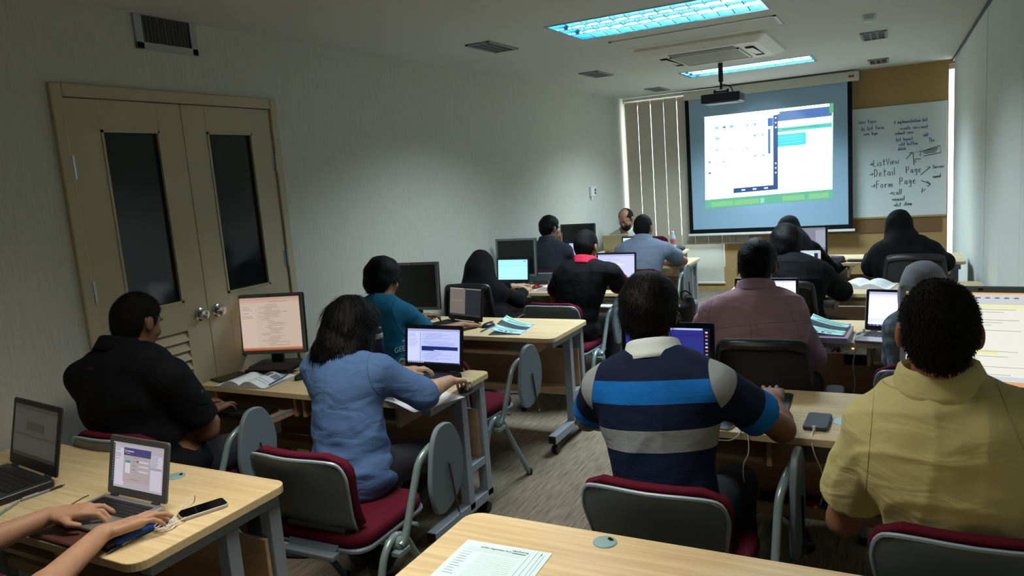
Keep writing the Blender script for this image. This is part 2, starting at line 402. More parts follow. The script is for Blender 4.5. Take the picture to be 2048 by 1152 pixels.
for (a, b_, c, d) in ((.37, .46, -.26, .2), (-.5, -.42, -.26, .2)):
    o = MB().box(a, b_, c, d, -.057, -.05).build('air_slot', BLACKM, ac)
    MB().box(a+.01, b_-.01, c+.01, d-.01, -.061, -.058, mx=Matrix.Rotation(R(2), 4, 'X')).build('flap', ACW, o)
# access panel, vents, sensor
pn = thing('access_panel', 'flat white access panel in ceiling next to the air conditioner', 'ceiling panel', (-1.3, 5.62, H))
MB().box(-.6, .55, -.17, .2, -.006, -.001, bev=.001).build('panel', CEIL, pn)
MB().box(-.62, .57, -.19, -.17, -.008, 0).box(-.62, .57, .2, .22, -.008, 0).box(-.62, -.6, -.19, .22, -.008, 0).box(.55, .57, -.19, .22, -.008, 0).build('frame', ACW, pn)
vl = ['rectangular ceiling vent nearest the camera, left of the lights', 'rectangular ceiling vent in the middle of the left side row', 'rectangular ceiling vent nearest the window, left side row',
      'rectangular ceiling vent on the right side, next to the round sensor', 'rectangular ceiling vent on the right side nearest the front wall']
for (x, y), lab in zip(((-2.6, 4.86), (-2.63, 7.04), (-2.635, 9.15), (-.18, 7.1), (-.19, 9.15)), vl):
    v = thing('ceiling_vent', lab, 'air vent', (x, y, H), 0, 'slot vents in the ceiling')
    MB().box(-.09, .09, -.22, -.2, -.012, 0).box(-.09, .09, .2, .22, -.012, 0).box(-.1, -.08, -.22, .22, -.012, 0).box(.08, .1, -.22, .22, -.012, 0).build('frame', mat('vent_frame', (150, 152, 152), .5), v)
    MB().box(-.08, .08, -.2, .2, -.003, 0).build('backing', DARKG, v)
    MB().box(-.03, -.02, -.2, .2, -.01, -.003).box(.02, .03, -.2, .2, -.01, -.003).build('slat', mat('vent_slat', (130, 132, 132), .5), v)
sn = thing('ceiling_sensor', 'small white round sensor box on the ceiling at right', 'sensor', (-.185, 6.05, H))
MB().lathe([(.05, 0), (.05, -.02), (.035, -.045), (.01, -.05)][::-1], 20).build('body', WHITEP, sn, smooth=True)
MB().box(-.03, .03, -.055, -.045, -.03, -.012).build('lens', mat('sensor_lens', (180, 190, 195), .3), sn)

# vertical blinds, front-left window
vb = thing('vertical_blind', 'beige vertical blind with light leaking between its slats beside the screen', 'blind', (0, YF-.09, 0))
SLATF = mat('beige_slat', (196, 184, 162), .8, trans=0., var=.04, scale=200)
MB().box(XL+.04, -1.85, -.03, .03, 2.60, 2.64, bev=.004).build('head_rail', WHITEP, vb)
for i, x in enumerate((-3.215, -3.037, -2.859, -2.681, -2.503, -2.325, -2.147, -1.969, -1.8)):
    w, off = .0865, random.uniform(-.002, .002)
    x0, x1 = x-w+off, x+w+off
    MB().box(x0, x1, -.001, .001, .63, 2.585, mx=Matrix.Translation((0, 0, 0))).build('slat', SLATF, vb)
    if i % 1 == 0: MB().tube([(x-w, -.004, .655), (x+w, -.004, .65)], .002, 5).build('bottom_chain', WHITEP, vb)
rb = thing('roller_blind', 'white roller blind below the beige vertical blind', 'blind', (0, YF-.02, 0))
rm = mat('white_blind_fabric', (226, 222, 206), .8)
MB().box(XL+.04, -2.06, -.002, 0, .11, .76).build('fabric', rm, rb)
MB().box(XL+.04, -2.05, -.012, .004, .085, .112, bev=.004).build('bottom_bar', WHITEP, rb)

for m_, tr in ((SLATF, .1), (rm, .25)):
    nt = m_.node_tree; b = nt.nodes['Principled BSDF']; t = nt.nodes.new('ShaderNodeBsdfTranslucent'); t.inputs[0].default_value = (.75, .8, .8, 1)
    mx = nt.nodes.new('ShaderNodeMixShader'); mx.inputs[0].default_value = tr
    nt.links.new(b.outputs[0], mx.inputs[1]); nt.links.new(t.outputs[0], mx.inputs[2]); nt.links.new(mx.outputs[0], nt.nodes['Material Output'].inputs[0])
# projection screen
ps = thing('projection_screen', 'pull-down projection screen with black border showing a projected desktop', 'projection screen', (0, YF-.19, 0))
yS = YF-.19
def sx(px, py): p = aty(px, py, yS); return p.x, p.z
hl = sx(1368, 183); hr = sx(1718, 143)
zt = (hl[1]+hr[1])/2
MB().box(hl[0], hr[0], -.05, .06, zt-.11, zt, bev=.01).build('housing', mat('screen_housing', (205, 202, 190), .5), ps)
s0 = sx(1380, 468); s1 = sx(1704, 160)
X0, X1, Z0, Z1 = s0[0], s1[0], s0[1], zt-.1
MB().box(X0, X1, -.001, .001, Z0, Z1).build('border', BLACKM, ps)
SCR = mat('screen_fabric', (150, 182, 205), .85)
a0, a1, b0 = X0+.05, X1-.05, Z0+.055
MB().box(a0, a1, -.002, -.0015, b0, Z1).build('canvas', SCR, ps)
MB().box(X0-.02, X1+.02, -.012, .012, Z0-.03, Z0, bev=.004).build('bottom_bar', WHITEP, ps)
pm = Matrix(((1, 0, 0, 0), (0, 0, 1, 0), (0, 1, 0, 0), (0, 0, 0, 1)))
MB().box(hr[0]-.11, hr[0]-.05, -.053, -.05, zt-.07, zt-.045).build('maker_badge', mat('red_badge', (170, 40, 40), .5), ps)
# the projected picture (a quadrilateral, slightly keystoned)
q = [sx(*p) for p in ((1411, 418), (1666, 397), (1667, 206), (1409, 234))]   # bl br tr tl
def pic(u, v):   # u right, v down  0..1
    bl, br, tr, tl = [V(p) for p in q]
    t = tl+(tr-tl)*u; b_ = bl+(br-bl)*u; return t+(b_-t)*v
PC = {}; PMB = MB()
def pmb(col, s=1.0):
    k = (col, s)
    if k not in PC: PC[k] = [len(PC), emit('projected_%d_%d_%d' % col, col, s)]
    PMB.m = PC[k][0]
    return PMB
_dep = [0]
def prect(u0, v0, u1, v1, col, s=1.0, lay=1):
    c = [pic(u0, v0), pic(u0, v1), pic(u1, v1), pic(u1, v0)]
    y = -.003-lay*.0004
    pmb(col, s).quad(*[(p.x, y, p.y) for p in c])
WHT = (250, 255, 255)
prect(0, 0, 1, 1, (104, 190, 158), .8, 0)
prect(0, 0, .995, .9, WHT, 1.6, 1)
prect(.585, .03, .99, .13, (88, 128, 190), .75, 2); prect(.5, .03, .6, .052, (250, 255, 255), 1.4, 3)
prect(.97, .0, 1, .1, (110, 180, 120), .8, 3)
prect(.585, .2, .99, .245, (90, 205, 190), .9, 2)
prect(.585, .27, .8, .40, (70, 205, 215), 1.0, 2)
prect(.505, .075, .555, .46, (240, 252, 255), 1.2, 2); prect(.51, .085, .55, .17, (60, 120, 205), .8, 3)
prect(.512, .2, .53, .46, (90, 140, 195), .75, 3); prect(.552, .06, .588, .85, (58, 98, 165), .62, 4)
prect(.235, .8, .588, .852, (50, 92, 150), .7, 5)
for (u, v, w) in ((.565, .09, .012), (.565, .14, .012), (.565, .19, .014), (.565, .57, .012), (.565, .62, .012), (.565, .67, .012), (.3, .826, .03), (.39, .826, .03), (.48, .826, .03)):
    prect(u, v-.008, u+w, v+.008, (225, 245, 255), 1., 6)
for (u, v, w, c) in ((.09, .12, .025, (110, 215, 205)), (.15, .12, .025, (90, 140, 190)), (.21, .12, .025, (100, 200, 190)), (.09, .235, .028, (110, 225, 210)), (.34, .125, .02, (150, 220, 215)), (.4, .125, .02, (130, 205, 200)),
                     (.09, .36, .02, (160, 220, 215)), (.21, .36, .015, (190, 225, 225)), (.4, .24, .015, (110, 190, 190)), (.465, .24, .01, (130, 170, 180)), (.4, .46, .02, (150, 215, 205)), (.465, .46, .02, (160, 215, 205)),
                     (.03, .48, .018, (110, 170, 185)), (.15, .49, .015, (150, 205, 205)), (.03, .6, .02, (80, 120, 160)), (.34, .37, .012, (170, 215, 215)), (.09, .5, .008, (170, 210, 210))):
    prect(u, v, u+w, v+.022, c, .9, 2)
for i in range(8): prect(.74+i*.03, .008, .75+i*.03, .02, (150, 190, 200), .8, 2)
for i in range(3): prect(.62, .215+i*0, .9, .222, (70, 180, 175), .7, 3)
for i in range(3): prect(.6, .3+i*.03, .77, .306+i*.03, (110, 225, 225), 1., 3)
prect(.25, .65, .46, .653, (200, 230, 232), 1.2, 2)
for (u, w) in ((.05, .18), (.24, .2), (.45, .03), (.62, .17), (.82, .15)): prect(u, .93, u+w, .985, (140, 215, 150) if w > .1 else (150, 235, 230), .75, 2)
PMB.build('projected_image', [m_ for _, m_ in PC.values()], ps)

# whiteboard
wb = thing('whiteboard', 'glossy whiteboard with blue and black handwriting right of the screen', 'whiteboard', (0, YF-.012, 0))
wl = aty(1700, 219, YF).x; 
WZ0, WZ1, WX0, WX1 = .90, 2.2, -.78, .497
MB().box(WX0, WX1, -.008, .008, WZ0, WZ1, bev=.003).build('board', mat('whiteboard_gloss', (214, 224, 224), .12, coat=.3), wb)
MB().box(WX0, WX1, -.016, .01, WZ0-.02, WZ0, bev=.003).build('pen_tray', mat('tray_tan', (170, 140, 90), .5), wb)
struct('tray_shadow', MB().box(-1.0, .45, YF-.015, YF-.001, WZ0-.19, WZ0-.02), mat('tray_shadow_brown', (120, 88, 52), .8))  # shadow below the pen tray, painted as a darker brown strip on the wall
INKB, INKK = mat('ink_black', (40, 48, 56), .6), mat('ink_blue', (70, 92, 170), .6)
GL = {'L': [[(0, 1), (0, 0), (.5, 0)]], 'i': [[(.1, .55), (.1, 0)], [(.1, .8), (.12, .85)]], 's': [[(.4, .5), (.1, .5), (.1, .3), (.4, .25), (.35, 0), (0, .02)]],
      't': [[(.2, .95), (.2, 0), (.35, 0)], [(0, .62), (.45, .66)]], 'V': [[(0, 1), (.25, 0), (.5, 1)]], 'e': [[(.05, .28), (.4, .34), (.3, .55), (.08, .45), (.05, .1), (.4, .03)]],
      'w': [[(0, .5), (.12, 0), (.28, .4), (.42, 0), (.6, .55)]], 'D': [[(.05, 1), (.08, 0), (.4, .15), (.5, .6), (.3, .95), (0, .98)]], 'a': [[(.4, .5), (.1, .45), (.05, .1), (.3, .05), (.4, .45), (.42, 0)]],
      'l': [[(.1, 1), (.1, 0)]], 'P': [[(.05, 0), (.05, 1), (.45, .9), (.4, .5), (.06, .48)]], 'g': [[(.4, .5), (.1, .45), (.08, .15), (.35, .1), (.4, .5), (.38, -.35), (.05, -.3)]],
      'F': [[(.5, 1), (.05, .98), (.05, 0)], [(.05, .55), (.4, .58)]], 'o': [[(.2, .5), (.02, .3), (.15, .02), (.4, .1), (.38, .42), (.2, .5)]], 'r': [[(.05, .5), (.08, 0)], [(.08, .35), (.35, .5)]],
      'm': [[(0, .5), (.03, 0), (.06, .4), (.25, .45), (.27, 0), (.3, .4), (.5, .42), (.53, 0)]], 'c': [[(.4, .45), (.1, .5), (.05, .1), (.4, .03)]], 'n': [[(0, .5), (.04, 0), (.08, .4), (.35, .45), (.38, 0)]],
      'v': [[(0, .5), (.2, 0), (.4, .55)]], 'd': [[(.4, 1), (.4, 0), (.1, .05), (.08, .45), (.38, .45)]], '>': [[(-.1, .35), (.5, .4)], [(.3, .6), (.5, .4), (.28, .2)]], ' ': [],
      'u': [[(0, .5), (.05, .02), (.3, .05), (.35, .5), (.37, 0)]], 'T': [[(0, .95), (.5, 1)], [(.25, .97), (.25, 0)]], 'h': [[(.05, 1), (.05, 0), (.08, .4), (.3, .45), (.35, 0)]],
      'A': [[(0, 0), (.25, 1), (.5, 0)], [(.1, .4), (.42, .42)]], 'k': [[(.05, 1), (.05, 0)], [(.35, .5), (.06, .25), (.38, 0)]], 'y': [[(0, .5), (.2, .1)], [(.4, .5), (.1, -.35)]], 'p': [[(.05, .5), (.05, -.4)], [(.05, .45), (.35, .4), (.3, .08), (.06, .08)]],
      'f': [[(.4, .95), (.2, .9), (.15, 0)], [(0, .5), (.35, .52)]], 'b': [[(.05, 1), (.05, 0), (.35, .1), (.3, .45), (.06, .42)]],
      'x': [[(0, .5), (.35, 0)], [(.35, .5), (0, 0)]],
      'S': [[(.45, .95), (.1, .9), (.1, .55), (.42, .45), (.38, .05), (0, .05)]]}
def write(mb, s_, px, py, hpx, slope=0., r=.0035, adv=.56, k=.85):
    for c in s_:
        for st in GL.get(c, ()):
            pts = [aty(px+u*hpx*k, py-v*hpx+slope*u*hpx, YF-.022) for u, v in st]
            mb.tube([(p.x, -.010, p.z) for p in pts], r, 4)
        px += adv*hpx*(1.15 if c in 'mwDP' else (.5 if c in 'il' else 1)); py += slope*hpx*adv
a = MB(); b = MB()
for t, px, py, h in (('>ListView', 1740, 334, 13), ('>Detail', 1740, 355, 15), ('Page', 1812, 347, 14), ('>Form', 1744, 378, 15), ('Page', 1799, 370, 15), ('>call', 1780, 391, 11), ('>email', 1784, 403, 9), ('>lst item', 1788, 414, 8),
                     ('Server', 1866, 337, 7), ('email', 1866, 356, 7)): write(a, t, px, py, h, -.1)
for pts in (((1812, 318), (1825, 305), (1819, 306)), ((1828, 330), (1826, 305), (1842, 302), (1840, 312)), ((1832, 325), (1830, 322), (1830, 318), (1841, 318)), ((1843, 303), (1880, 291), (1882, 305), (1848, 312)),
            ((1841, 350), (1861, 334), (1855, 334)), ((1842, 361), (1861, 368), (1853, 362)), ((1861, 368), (1855, 373)), ((1846, 305), (1874, 299)), ((1850, 301), (1876, 296)), ((1850, 307), (1872, 303)), ((1843, 386), (1845, 376), (1851, 379), (1845, 382))):
    a.tube([(p.x, -.010, p.z) for p in [aty(x, y_, YF-.022) for x, y_ in pts]], .004, 4)
for t, px, py, h in (('new topic', 1718, 248, 8), ('do list form', 1722, 262, 8), ('user login', 1728, 271, 6), ('A implementation list', 1788, 248, 7), ('create view next', 1800, 260, 7), ('submit view', 1790, 270, 7), ('add', 1846, 273, 7), ('list layout', 1792, 283, 7), ('The', 1858, 284, 8), ('edit button', 1798, 292, 7), ('delete', 1796, 301, 6)):
    write(b, t, px, py, h, -.08, .003, .52)
a.build('black_writing', INKB, wb); b.build('blue_writing', INKK, wb)

# projector
pr = thing('projector', 'black ceiling projector hanging on a pole in front of the screen', 'projector', (-1.49, 7.32, H))
MB().lathe([(.06, 0), (.06, -.01), (.02, -.015)][::-1], 16).tube([(0, 0, 0), (0, 0, -.2)], .022, 10).tube([(0, 0, -.2), (0, 0, -.27)], .012, 8).build('pole', BLACKP, pr)
MB().box(-.05, .05, -.04, .04, -.30, -.285).box(-.07, -.05, -.01, .01, -.31, -.27).box(.05, .07, -.01, .01, -.31, -.27).build('bracket', BLACKP, pr)
MB().box(-.17, .19, -.12, .15, -.395, -.31, bev=.012).build('body', mat('projector_body', (30, 32, 44), .4), pr)
MB().tube([(0, .02, -.22), (.08, .03, -.25), (.1, .03, -.3)], .006, 6, sub=4).build('cable', CABLEB, pr)
mL = Matrix.Rotation(R(-90), 4, 'X'); mL.translation = (.08, .15, -.35)
MB().lathe([(.03, -.01), (.035, .012), (.022, .012), (.02, .004)], 20, mL).build('lens', emit('projector_lens', (190, 220, 255), 6), pr)
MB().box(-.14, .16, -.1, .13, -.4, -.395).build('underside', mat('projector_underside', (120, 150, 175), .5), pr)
pl = bpy.data.lights.new('projector_lamp', 'SPOT'); pl.energy = 26; pl.spot_size = R(34); pl.spot_blend = .3; pl.color = (.75, .9, 1.); pl.shadow_soft_size = .03
po = bpy.data.objects.new('projector_lamp', pl); COL.objects.link(po); po.location = (-1.41, 7.52, H-.35)
po.rotation_euler = (V((-1.5, YF, 1.72))-po.location).to_track_quat('-Z', 'Y').to_euler(); po['kind'] = 'helper'

# daylight
w = bpy.data.worlds.new('daylight'); sc.world = w; w.use_nodes = True
bg = w.node_tree.nodes['Background']; bg.inputs[0].default_value = (.88, .97, 1., 1); bg.inputs[1].default_value = 4.2
for (nm, loc, rot, sx_, sy_) in (('window_portal_front', (-2.7, YF+.2, 1.45), (R(-90), 0, 0), 1.3, 2.3), ('window_portal_corner', (.62, YF+.2, 1.45), (R(-90), 0, 0), .25, 2.3)):
    l = bpy.data.lights.new(nm, 'AREA'); l.shape = 'RECTANGLE'; l.size = sx_; l.size_y = sy_; l.cycles.is_portal = True
    o = bpy.data.objects.new(nm, l); COL.objects.link(o); o.location = loc; o.rotation_euler = rot; o['kind'] = 'helper'
sc.view_settings.view_transform = 'Standard'; sc.view_settings.look = 'None'; sc.view_settings.exposure = .4; sc.view_settings.gamma = 1.
sc.view_settings.use_curve_mapping = False
sc.cycles.use_denoising = True
sc.cycles.max_bounces = 7; sc.cycles.diffuse_bounces = 4; sc.cycles.sample_clamp_indirect = 8
# ================= TABLES =================
TH = .74
def table(name, label, xl, xr, yf, yb, trays, groms=(), left_open=False, cat='table', grp='training tables in rows'):
    t = thing(name, label, cat, ((xl+xr)/2, (yf+yb)/2, 0), 0, grp)
    w, d = (xr-xl)/2, (yb-yf)/2
    ri = .05
    top = MB().prism(rrect(-w, w, -d, d, ri, 6, (ri, ri, ri, ri)), TH-.025, TH-.0015); 
    o = top.build('tabletop', BEECH_EDGE, t); MB().prism(rrect(-w+.001, w-.001, -d+.001, d-.001, ri, 6), TH-.0015, TH).build('laminate', BEECH, o)
    for s in (-1, 1):
        x1 = s*(w-.035); x0 = x1-s*.05
        a, b = min(x0, x1), max(x0, x1)
        f = MB()
        f.box(a, b, -d+.07, d-.02, TH-.075, TH-.025, bev=.003)
        f.build('top_rail', GREYM, t)
        MB().box(a, b, d-.07, d-.02, .09, TH-.075, bev=.003).build('leg', GREYM, t)
        MB().box(a, b, d-.25, d-.20, .09, TH-.075, bev=.003).build('leg', GREYM, t)
        ft = MB().box(a, b, -d+.02, d-.02, .075, .125, bev=.003).build('foot', GREYM, t)
        MB().box(a+.002, b-.002, -d+.014, -d+.02, .078, .122).box(a+.002, b-.002, d-.02, d-.014, .078, .122).build('end_cap', BLACKP, ft)
        MB().box(a, b, d-.20, d-.07, .27, .31, bev=.003).build('brace', GREYM, t)
        for yy in (-d+.06, d-.06):
            c = MB(); m_ = Matrix.Rotation(R(90), 4, 'Y'); m_.translation = ((a+b)/2, yy, .027)
            c.lathe([(.012, -.02), (.027, -.018), (.027, -.004), (.02, 0), (.027, .004), (.027, .018), (.012, .02)], 14, m_)
            c.tube([((a+b)/2, yy-.01, .05), ((a+b)/2, yy, .078)], .01, 6); c.build('caster', BLACKP, t)
    # modesty panel and cable tray
    MB().box(-w+.05, w-.05, d-.09, d-.075, .31, .56, bev=.002).build('modesty_panel', BEECH_UNDER, t)
    MB().box(-w+.05, w-.05, d-.09, d-.075, .56, .563).build('panel_edge', mat('pale_edge_band', (190, 178, 160), .5), t)
    MB().box(-w+.05, w-.05, d-.22, d-.09, .29, .308).box(-w+.05, w-.05, d-.235, d-.22, .29, .335).build('cable_tray', BEECH_UNDER, t)
    for (x0, x1, pull) in trays:
        x0 -= (xl+xr)/2; x1 -= (xl+xr)/2
        for xs in (x0-.02, x1+.002): MB().box(xs, xs+.018, -d+.05, d-.12, TH-.135, TH-.025).build('tray_bracket', BEECH_UNDER, t)
        k = MB().prism(rrect(x0+.002, x1, -d+.06-pull, d-.2-pull, .02, 4), TH-.125, TH-.108).build('keyboard_tray', BEECH_UNDER, t)
        MB().box(x1-.012, x1, -d+.08-pull, d-.1, TH-.108, TH-.095).box(x0+.002, x0+.014, -d+.08-pull, d-.1, TH-.108, TH-.095).build('slide_rail', GREYM, k)
    for gx, gy in groms:
        g = MB(); m_ = Matrix.Translation((gx-(xl+xr)/2, gy-(yf+yb)/2, TH))
        g.lathe([(.032, 0), (.031, .003), (.027, .0045)][:3], 28, m_).build('grommet', GROM, t, smooth=True)
        s_ = MB(); s_.prism([(gx-(xl+xr)/2+.012*math.cos(a)+.0, gy-(yf+yb)/2+.012*math.sin(a)) for a in [R(x) for x in range(20, 90, 12)]]+[(gx-(xl+xr)/2+.023*math.cos(a), gy-(yf+yb)/2+.023*math.sin(a)) for a in [R(x) for x in range(80, 10, -12)]], TH+.0046, TH+.005)
        s_.build('cable_slot', BLACKM, t)
    return t
LXE = -1.83
table('training_table', 'beech training table nearest the camera at left, with the small silver laptop', -3.3, LXE, 1.14, 1.72, [(-3.1, -2.3, 0)], [tuple(atz(352, 953, TH))[:2]])
table('training_table', 'beech training table nearest the camera at right, with printed forms', -1.115, .5, 1.14, 1.73, [(-.9, -.35, 0)], [tuple(atz(1210, 1085, TH))[:2]])
table('training_table', 'beech training table shared by black-shirted man and woman in blue', -3.3, LXE, 2.56, 3.14, [(-3.22, -2.68, .17), (-2.6, -2.05, 0)])
table('training_table', 'beech training table in front of the man in the striped polo shirt', -1.12, .5, 2.58, 3.14, [(-.95, -.42, 0), (-.3, .4, 0)])
table('training_table', 'beech training table with the man in the teal T-shirt', -3.3, LXE+.02, 3.86, 4.43, [(-3.22, -2.6, 0), (-2.55, -2.02, 0)])
table('training_table', 'beech training table in front of the man in the pink shirt', -1.12, .5, 4.02, 4.58, [(-1.0, -.5, 0), (-.12, .4, 0)])
table('training_table', 'beech training table with red mouse and docking station', -3.3, LXE, 5.44, 6.01, [(-3.2, -2.65, 0), (-2.55, -2.0, 0)])
table('training_table', 'beech training table with the thick open book at right', -1.12, .515, 5.46, 6.0, [(-.95, -.4, 0)])
table('training_table', 'beech training table at which the man in grey-blue polo sits', -3.3, LXE+.02, 6.98, 7.6, [(-3.2, -2.7, 0), (-2.6, -2.1, 0)])
table('training_table', 'pale training table of the two women in black by the front wall', -1.12, .5, 7.02, 7.62, [(-.9, -.4, 0)])
table('instructor_desk', 'instructor desk with bottle and pouch by the window blind', -3.2, -2.12, 7.9, 8.42, [], grp='training tables in rows')

# ================= CHAIRS =================
def make_chair(label, loc, rz, tablet=True, tab=0.):
    t = thing('training_chair', label, 'chair', loc, rz, 'maroon training chairs')
    # backrest shell
    def back(u, v, off=0., gx=1., gz=1.):
        x = (u-.5)*2; z = .47+.33*v
        wd = (.185+.05*min(1, v*1.5))*gx
        corner = 1.
        xx = x*wd
        y = -.20-.075*v+.045*(x*x)*(.4+.6*v) + .05*(1-v)**3
        return V((xx, y-off, z))
    def shell(off0, off1, gx, z0, z1, wtop, wbot, r):
        poly = []
        n = 7
        def P(x, z):
            v = (z-.47)/.33; xn = x/.235
            return -.20-.075*v+.045*xn*xn*(.4+.6*max(0, min(1, v)))+.06*max(0, 1-v)**3
        out = [(x, z) for x, z in rrect(-1, 1, z0, z1, .0001)]
        nu, nv = 14, 10; vs = []; 
        mb = MB(); grid = []
        for j in range(nv+1):
            v = j/nv; z = z0+(z1-z0)*v
            hw = wbot+(wtop-wbot)*min(1, v*1.35)
            dz = z1-z
            if dz < r: hw -= r-math.sqrt(max(0, r*r-(r-dz)**2))
            row = []
            for i in range(nu+1):
                x = (i/nu*2-1)*hw; row.append((x, z))
            grid.append(row)
        for off in (off0, off1):
            for row in grid:
                for x, z in row: vs.append((x, P(x, z)+off, z))
        N_ = (nu+1)*(nv+1); fs = []
        for j in range(nv):
            for i in range(nu):
                a = j*(nu+1)+i; f = (a, a+1, a+nu+2, a+nu+1); fs.append(f); fs.append(tuple(k+N_ for k in f[::-1]))
        ring = [i for i in range(nu+1)]+[j*(nu+1)+nu for j in range(1, nv+1)]+[nv*(nu+1)+i for i in range(nu-1, -1, -1)]+[j*(nu+1) for j in range(nv-1, 0, -1)]
        for a, b in zip(ring, ring[1:]+ring[:1]): fs.append((b, a, a+N_, b+N_))
        return mb.add(vs, fs)
    def soft(o, w, seg=3):
        m_ = o.modifiers.new('bevel', 'BEVEL'); m_.width = w; m_.segments = seg; m_.limit_method = 'ANGLE'; m_.angle_limit = R(50)
    o = shell(-.012, .004, 1, .47, .785, .215, .165, .06).build('back_shell', SHELL, t, smooth=True); soft(o, .006)
    rim = MB(); 
    def Pz(x, z):
        v = (z-.47)/.33; xn = x/.235
        return -.20-.075*v+.045*xn*xn*(.4+.6*max(0, min(1, v)))+.06*max(0, 1-v)**3
    pts = []
    for x, z in ((-.165, .47), (-.19, .56), (-.213, .68), (-.216, .725), (-.2, .77), (-.155, .786), (0, .789), (.155, .786), (.2, .77), (.216, .725), (.213, .68), (.19, .56), (.165, .47)): pts.append((x, Pz(x, z)-.008, z))
    rim.tube(pts, .0065, 6, sub=3).build('shell_rim', mat('shell_rim_grey', (148, 170, 182), .3), o, smooth=True)
    o = shell(.004, .042, 1, .50, .808, .225, .19, .08).build('back_pad', MAROON, t, smooth=True); soft(o, .018, 4)
    # seat
    s = MB().prism(rrect(-.225, .225, -.2, .235, .07, 6), .415, .435, bev=.006).build('seat_shell', SHELL, t)
    s = MB().prism(rrect(-.225, .225, -.2, .23, .08, 6), .435, .485).build('seat', MAROON, t, smooth=True); soft(s, .02, 4)
    MB().box(-.12, .12, -.24, -.17, .40, .42, bev=.004).add([(-.1, -.2, .405), (.1, -.2, .405), (.14, -.155, .50), (-.14, -.155, .50), (-.1, -.215, .4), (.1, -.215, .4), (.14, -.175, .50), (-.14, -.175, .50)],
        [(0, 1, 2, 3), (7, 6, 5, 4), (0, 4, 5, 1), (1, 5, 6, 2), (3, 2, 6, 7), (0, 3, 7, 4)]).build('back_bracket', SHELL, t)
    for sgn in (-1, 1):
        x = sgn*.265
        MB().tube([(x, -.27, .012), (x, -.17, .30), (x, -.125, .40), (x, -.06, .435), (x, -.0, .40), (x, .06, .30), (x, .24, .012)], .0145, 10, sub=5).build('leg', TUBEM, t, smooth=True)
        MB().lathe([(.018, 0), (.019, .03), (.015, .035)], 10, Matrix.Translation((x, -.268, 0))).lathe([(.018, 0), (.019, .03), (.015, .035)], 10, Matrix.Translation((x, .243, 0))).build('foot_cap', BLACKP, t)
    MB().tube([(-.265, -.06, .405), (.265, -.06, .405)], .011, 8).tube([(-.265, .09, .25+.16), (.265, .09, .41)], .009, 8).build('cross_bar', TUBEM, t, smooth=True)
    if tablet:
        MB().tube([(.295, -.07, .41), (.30, -.04, .44), (.30, .045, .60), (.302, .08, .665), (.31, .125, .70), (.315, .19, .712), (.318, .25, .712)], .0145, 10, sub=5).build('arm_tube', TUBEM, t, smooth=True)
        MB().lathe([(.02, -.02), (.026, -.015), (.026, .015), (.02, .02)], 14, look((.28, -.055, .41), (1, 0, 0))).box(.27, .31, -.1, -.03, .375, .395, bev=.004).build('pivot', TUBEM, t)
        m_ = Matrix.Rotation(tab, 4, 'Z'); m_.translation = (.325, .215, 0)
        poly = [(-.11, .345), (-.075, .31), (-.01, .31), (.075, .36), (.125, .45), (.135, .56), (.11, .66), (.06, .735), (0, .755), (-.055, .74), (-.095, .68), (-.12, .58), (-.135, .46)]
        # smooth closed outline
        P = []
        for i in range(len(poly)):
            a, b, c, d = [V(poly[(i+k) % len(poly)]) for k in (-1, 0, 1, 2)]
            for k in range(4):
                q = k/4; P.append(.5*((2*b)+(c-a)*q+(2*a-5*b+4*c-d)*q*q+(3*b-a-3*c+d)*q**3))
        w2 = Matrix(((0, 0, 1, 0), (1, 0, 0, 0), (0, 1, 0, 0), (0, 0, 0, 1)))
        P = [V((p.x*.9-.005, .62+(p.y-.545)*.77)) for p in P]
        o = MB().prism([tuple(p) for p in P], 0, .022, m_ @ w2, bev=.004).build('writing_pad', PAD, t, smooth=True)
        MB().tube([m_ @ V((-.004, -.055, .64)), m_ @ V((-.004, -.045, .45)), m_ @ V((-.004, -.02, .40))], .004, 5).tube([m_ @ V((.026, .0, .62)), m_ @ V((.026, .03, .45)), m_ @ V((.026, .04, .40))], .004, 5).build('slot', DARKG, o)
        MB().lathe([(.006, -.002), (.006, .002)], 10, m_ @ look((.027, .045, .39), (1, 0, 0))).build('bolt', SILVER, o)
    return t
CG = 'maroon training chairs'
ch0 = make_chair('maroon chair with folded grey writing pad under the woman in blue', (-1.9, 2.06, 0), R(1))
def chair(label, x, y, a=0): return copy_tree(ch0, (x, y, 0), R(a), label, CG)
chair('maroon chair that the man in black polo at left sits on', -2.85, 1.985, 6)
chair('empty maroon chair with writing pad hanging over the aisle behind the woman in blue', -2.17, 3.36, -4)
chair('maroon chair under the man in the teal T-shirt', -2.74, 3.38, 4)
chair('maroon chair of the man with the red collar', -2.17, 4.88, -2)
chair('maroon chair of the man in grey-blue polo by the window', -2.08, 6.55, 0)
chair('chair hidden behind the man in dark grey', -2.98, 6.5, 0)
chair('wide maroon chair in front of the camera, under the striped polo man', -.625, 2.17, -1)
chair('maroon chair of the man in the yellow shirt', .16, 2.12, 0)
chair('maroon chair below the grey patterned headscarf woman', .13, 3.6, 0)
chair('chair of the instructor behind his desk', -2.85, 9.1, 180)
chair('chair of the person typing at bottom left', -2.4, .60, 0)

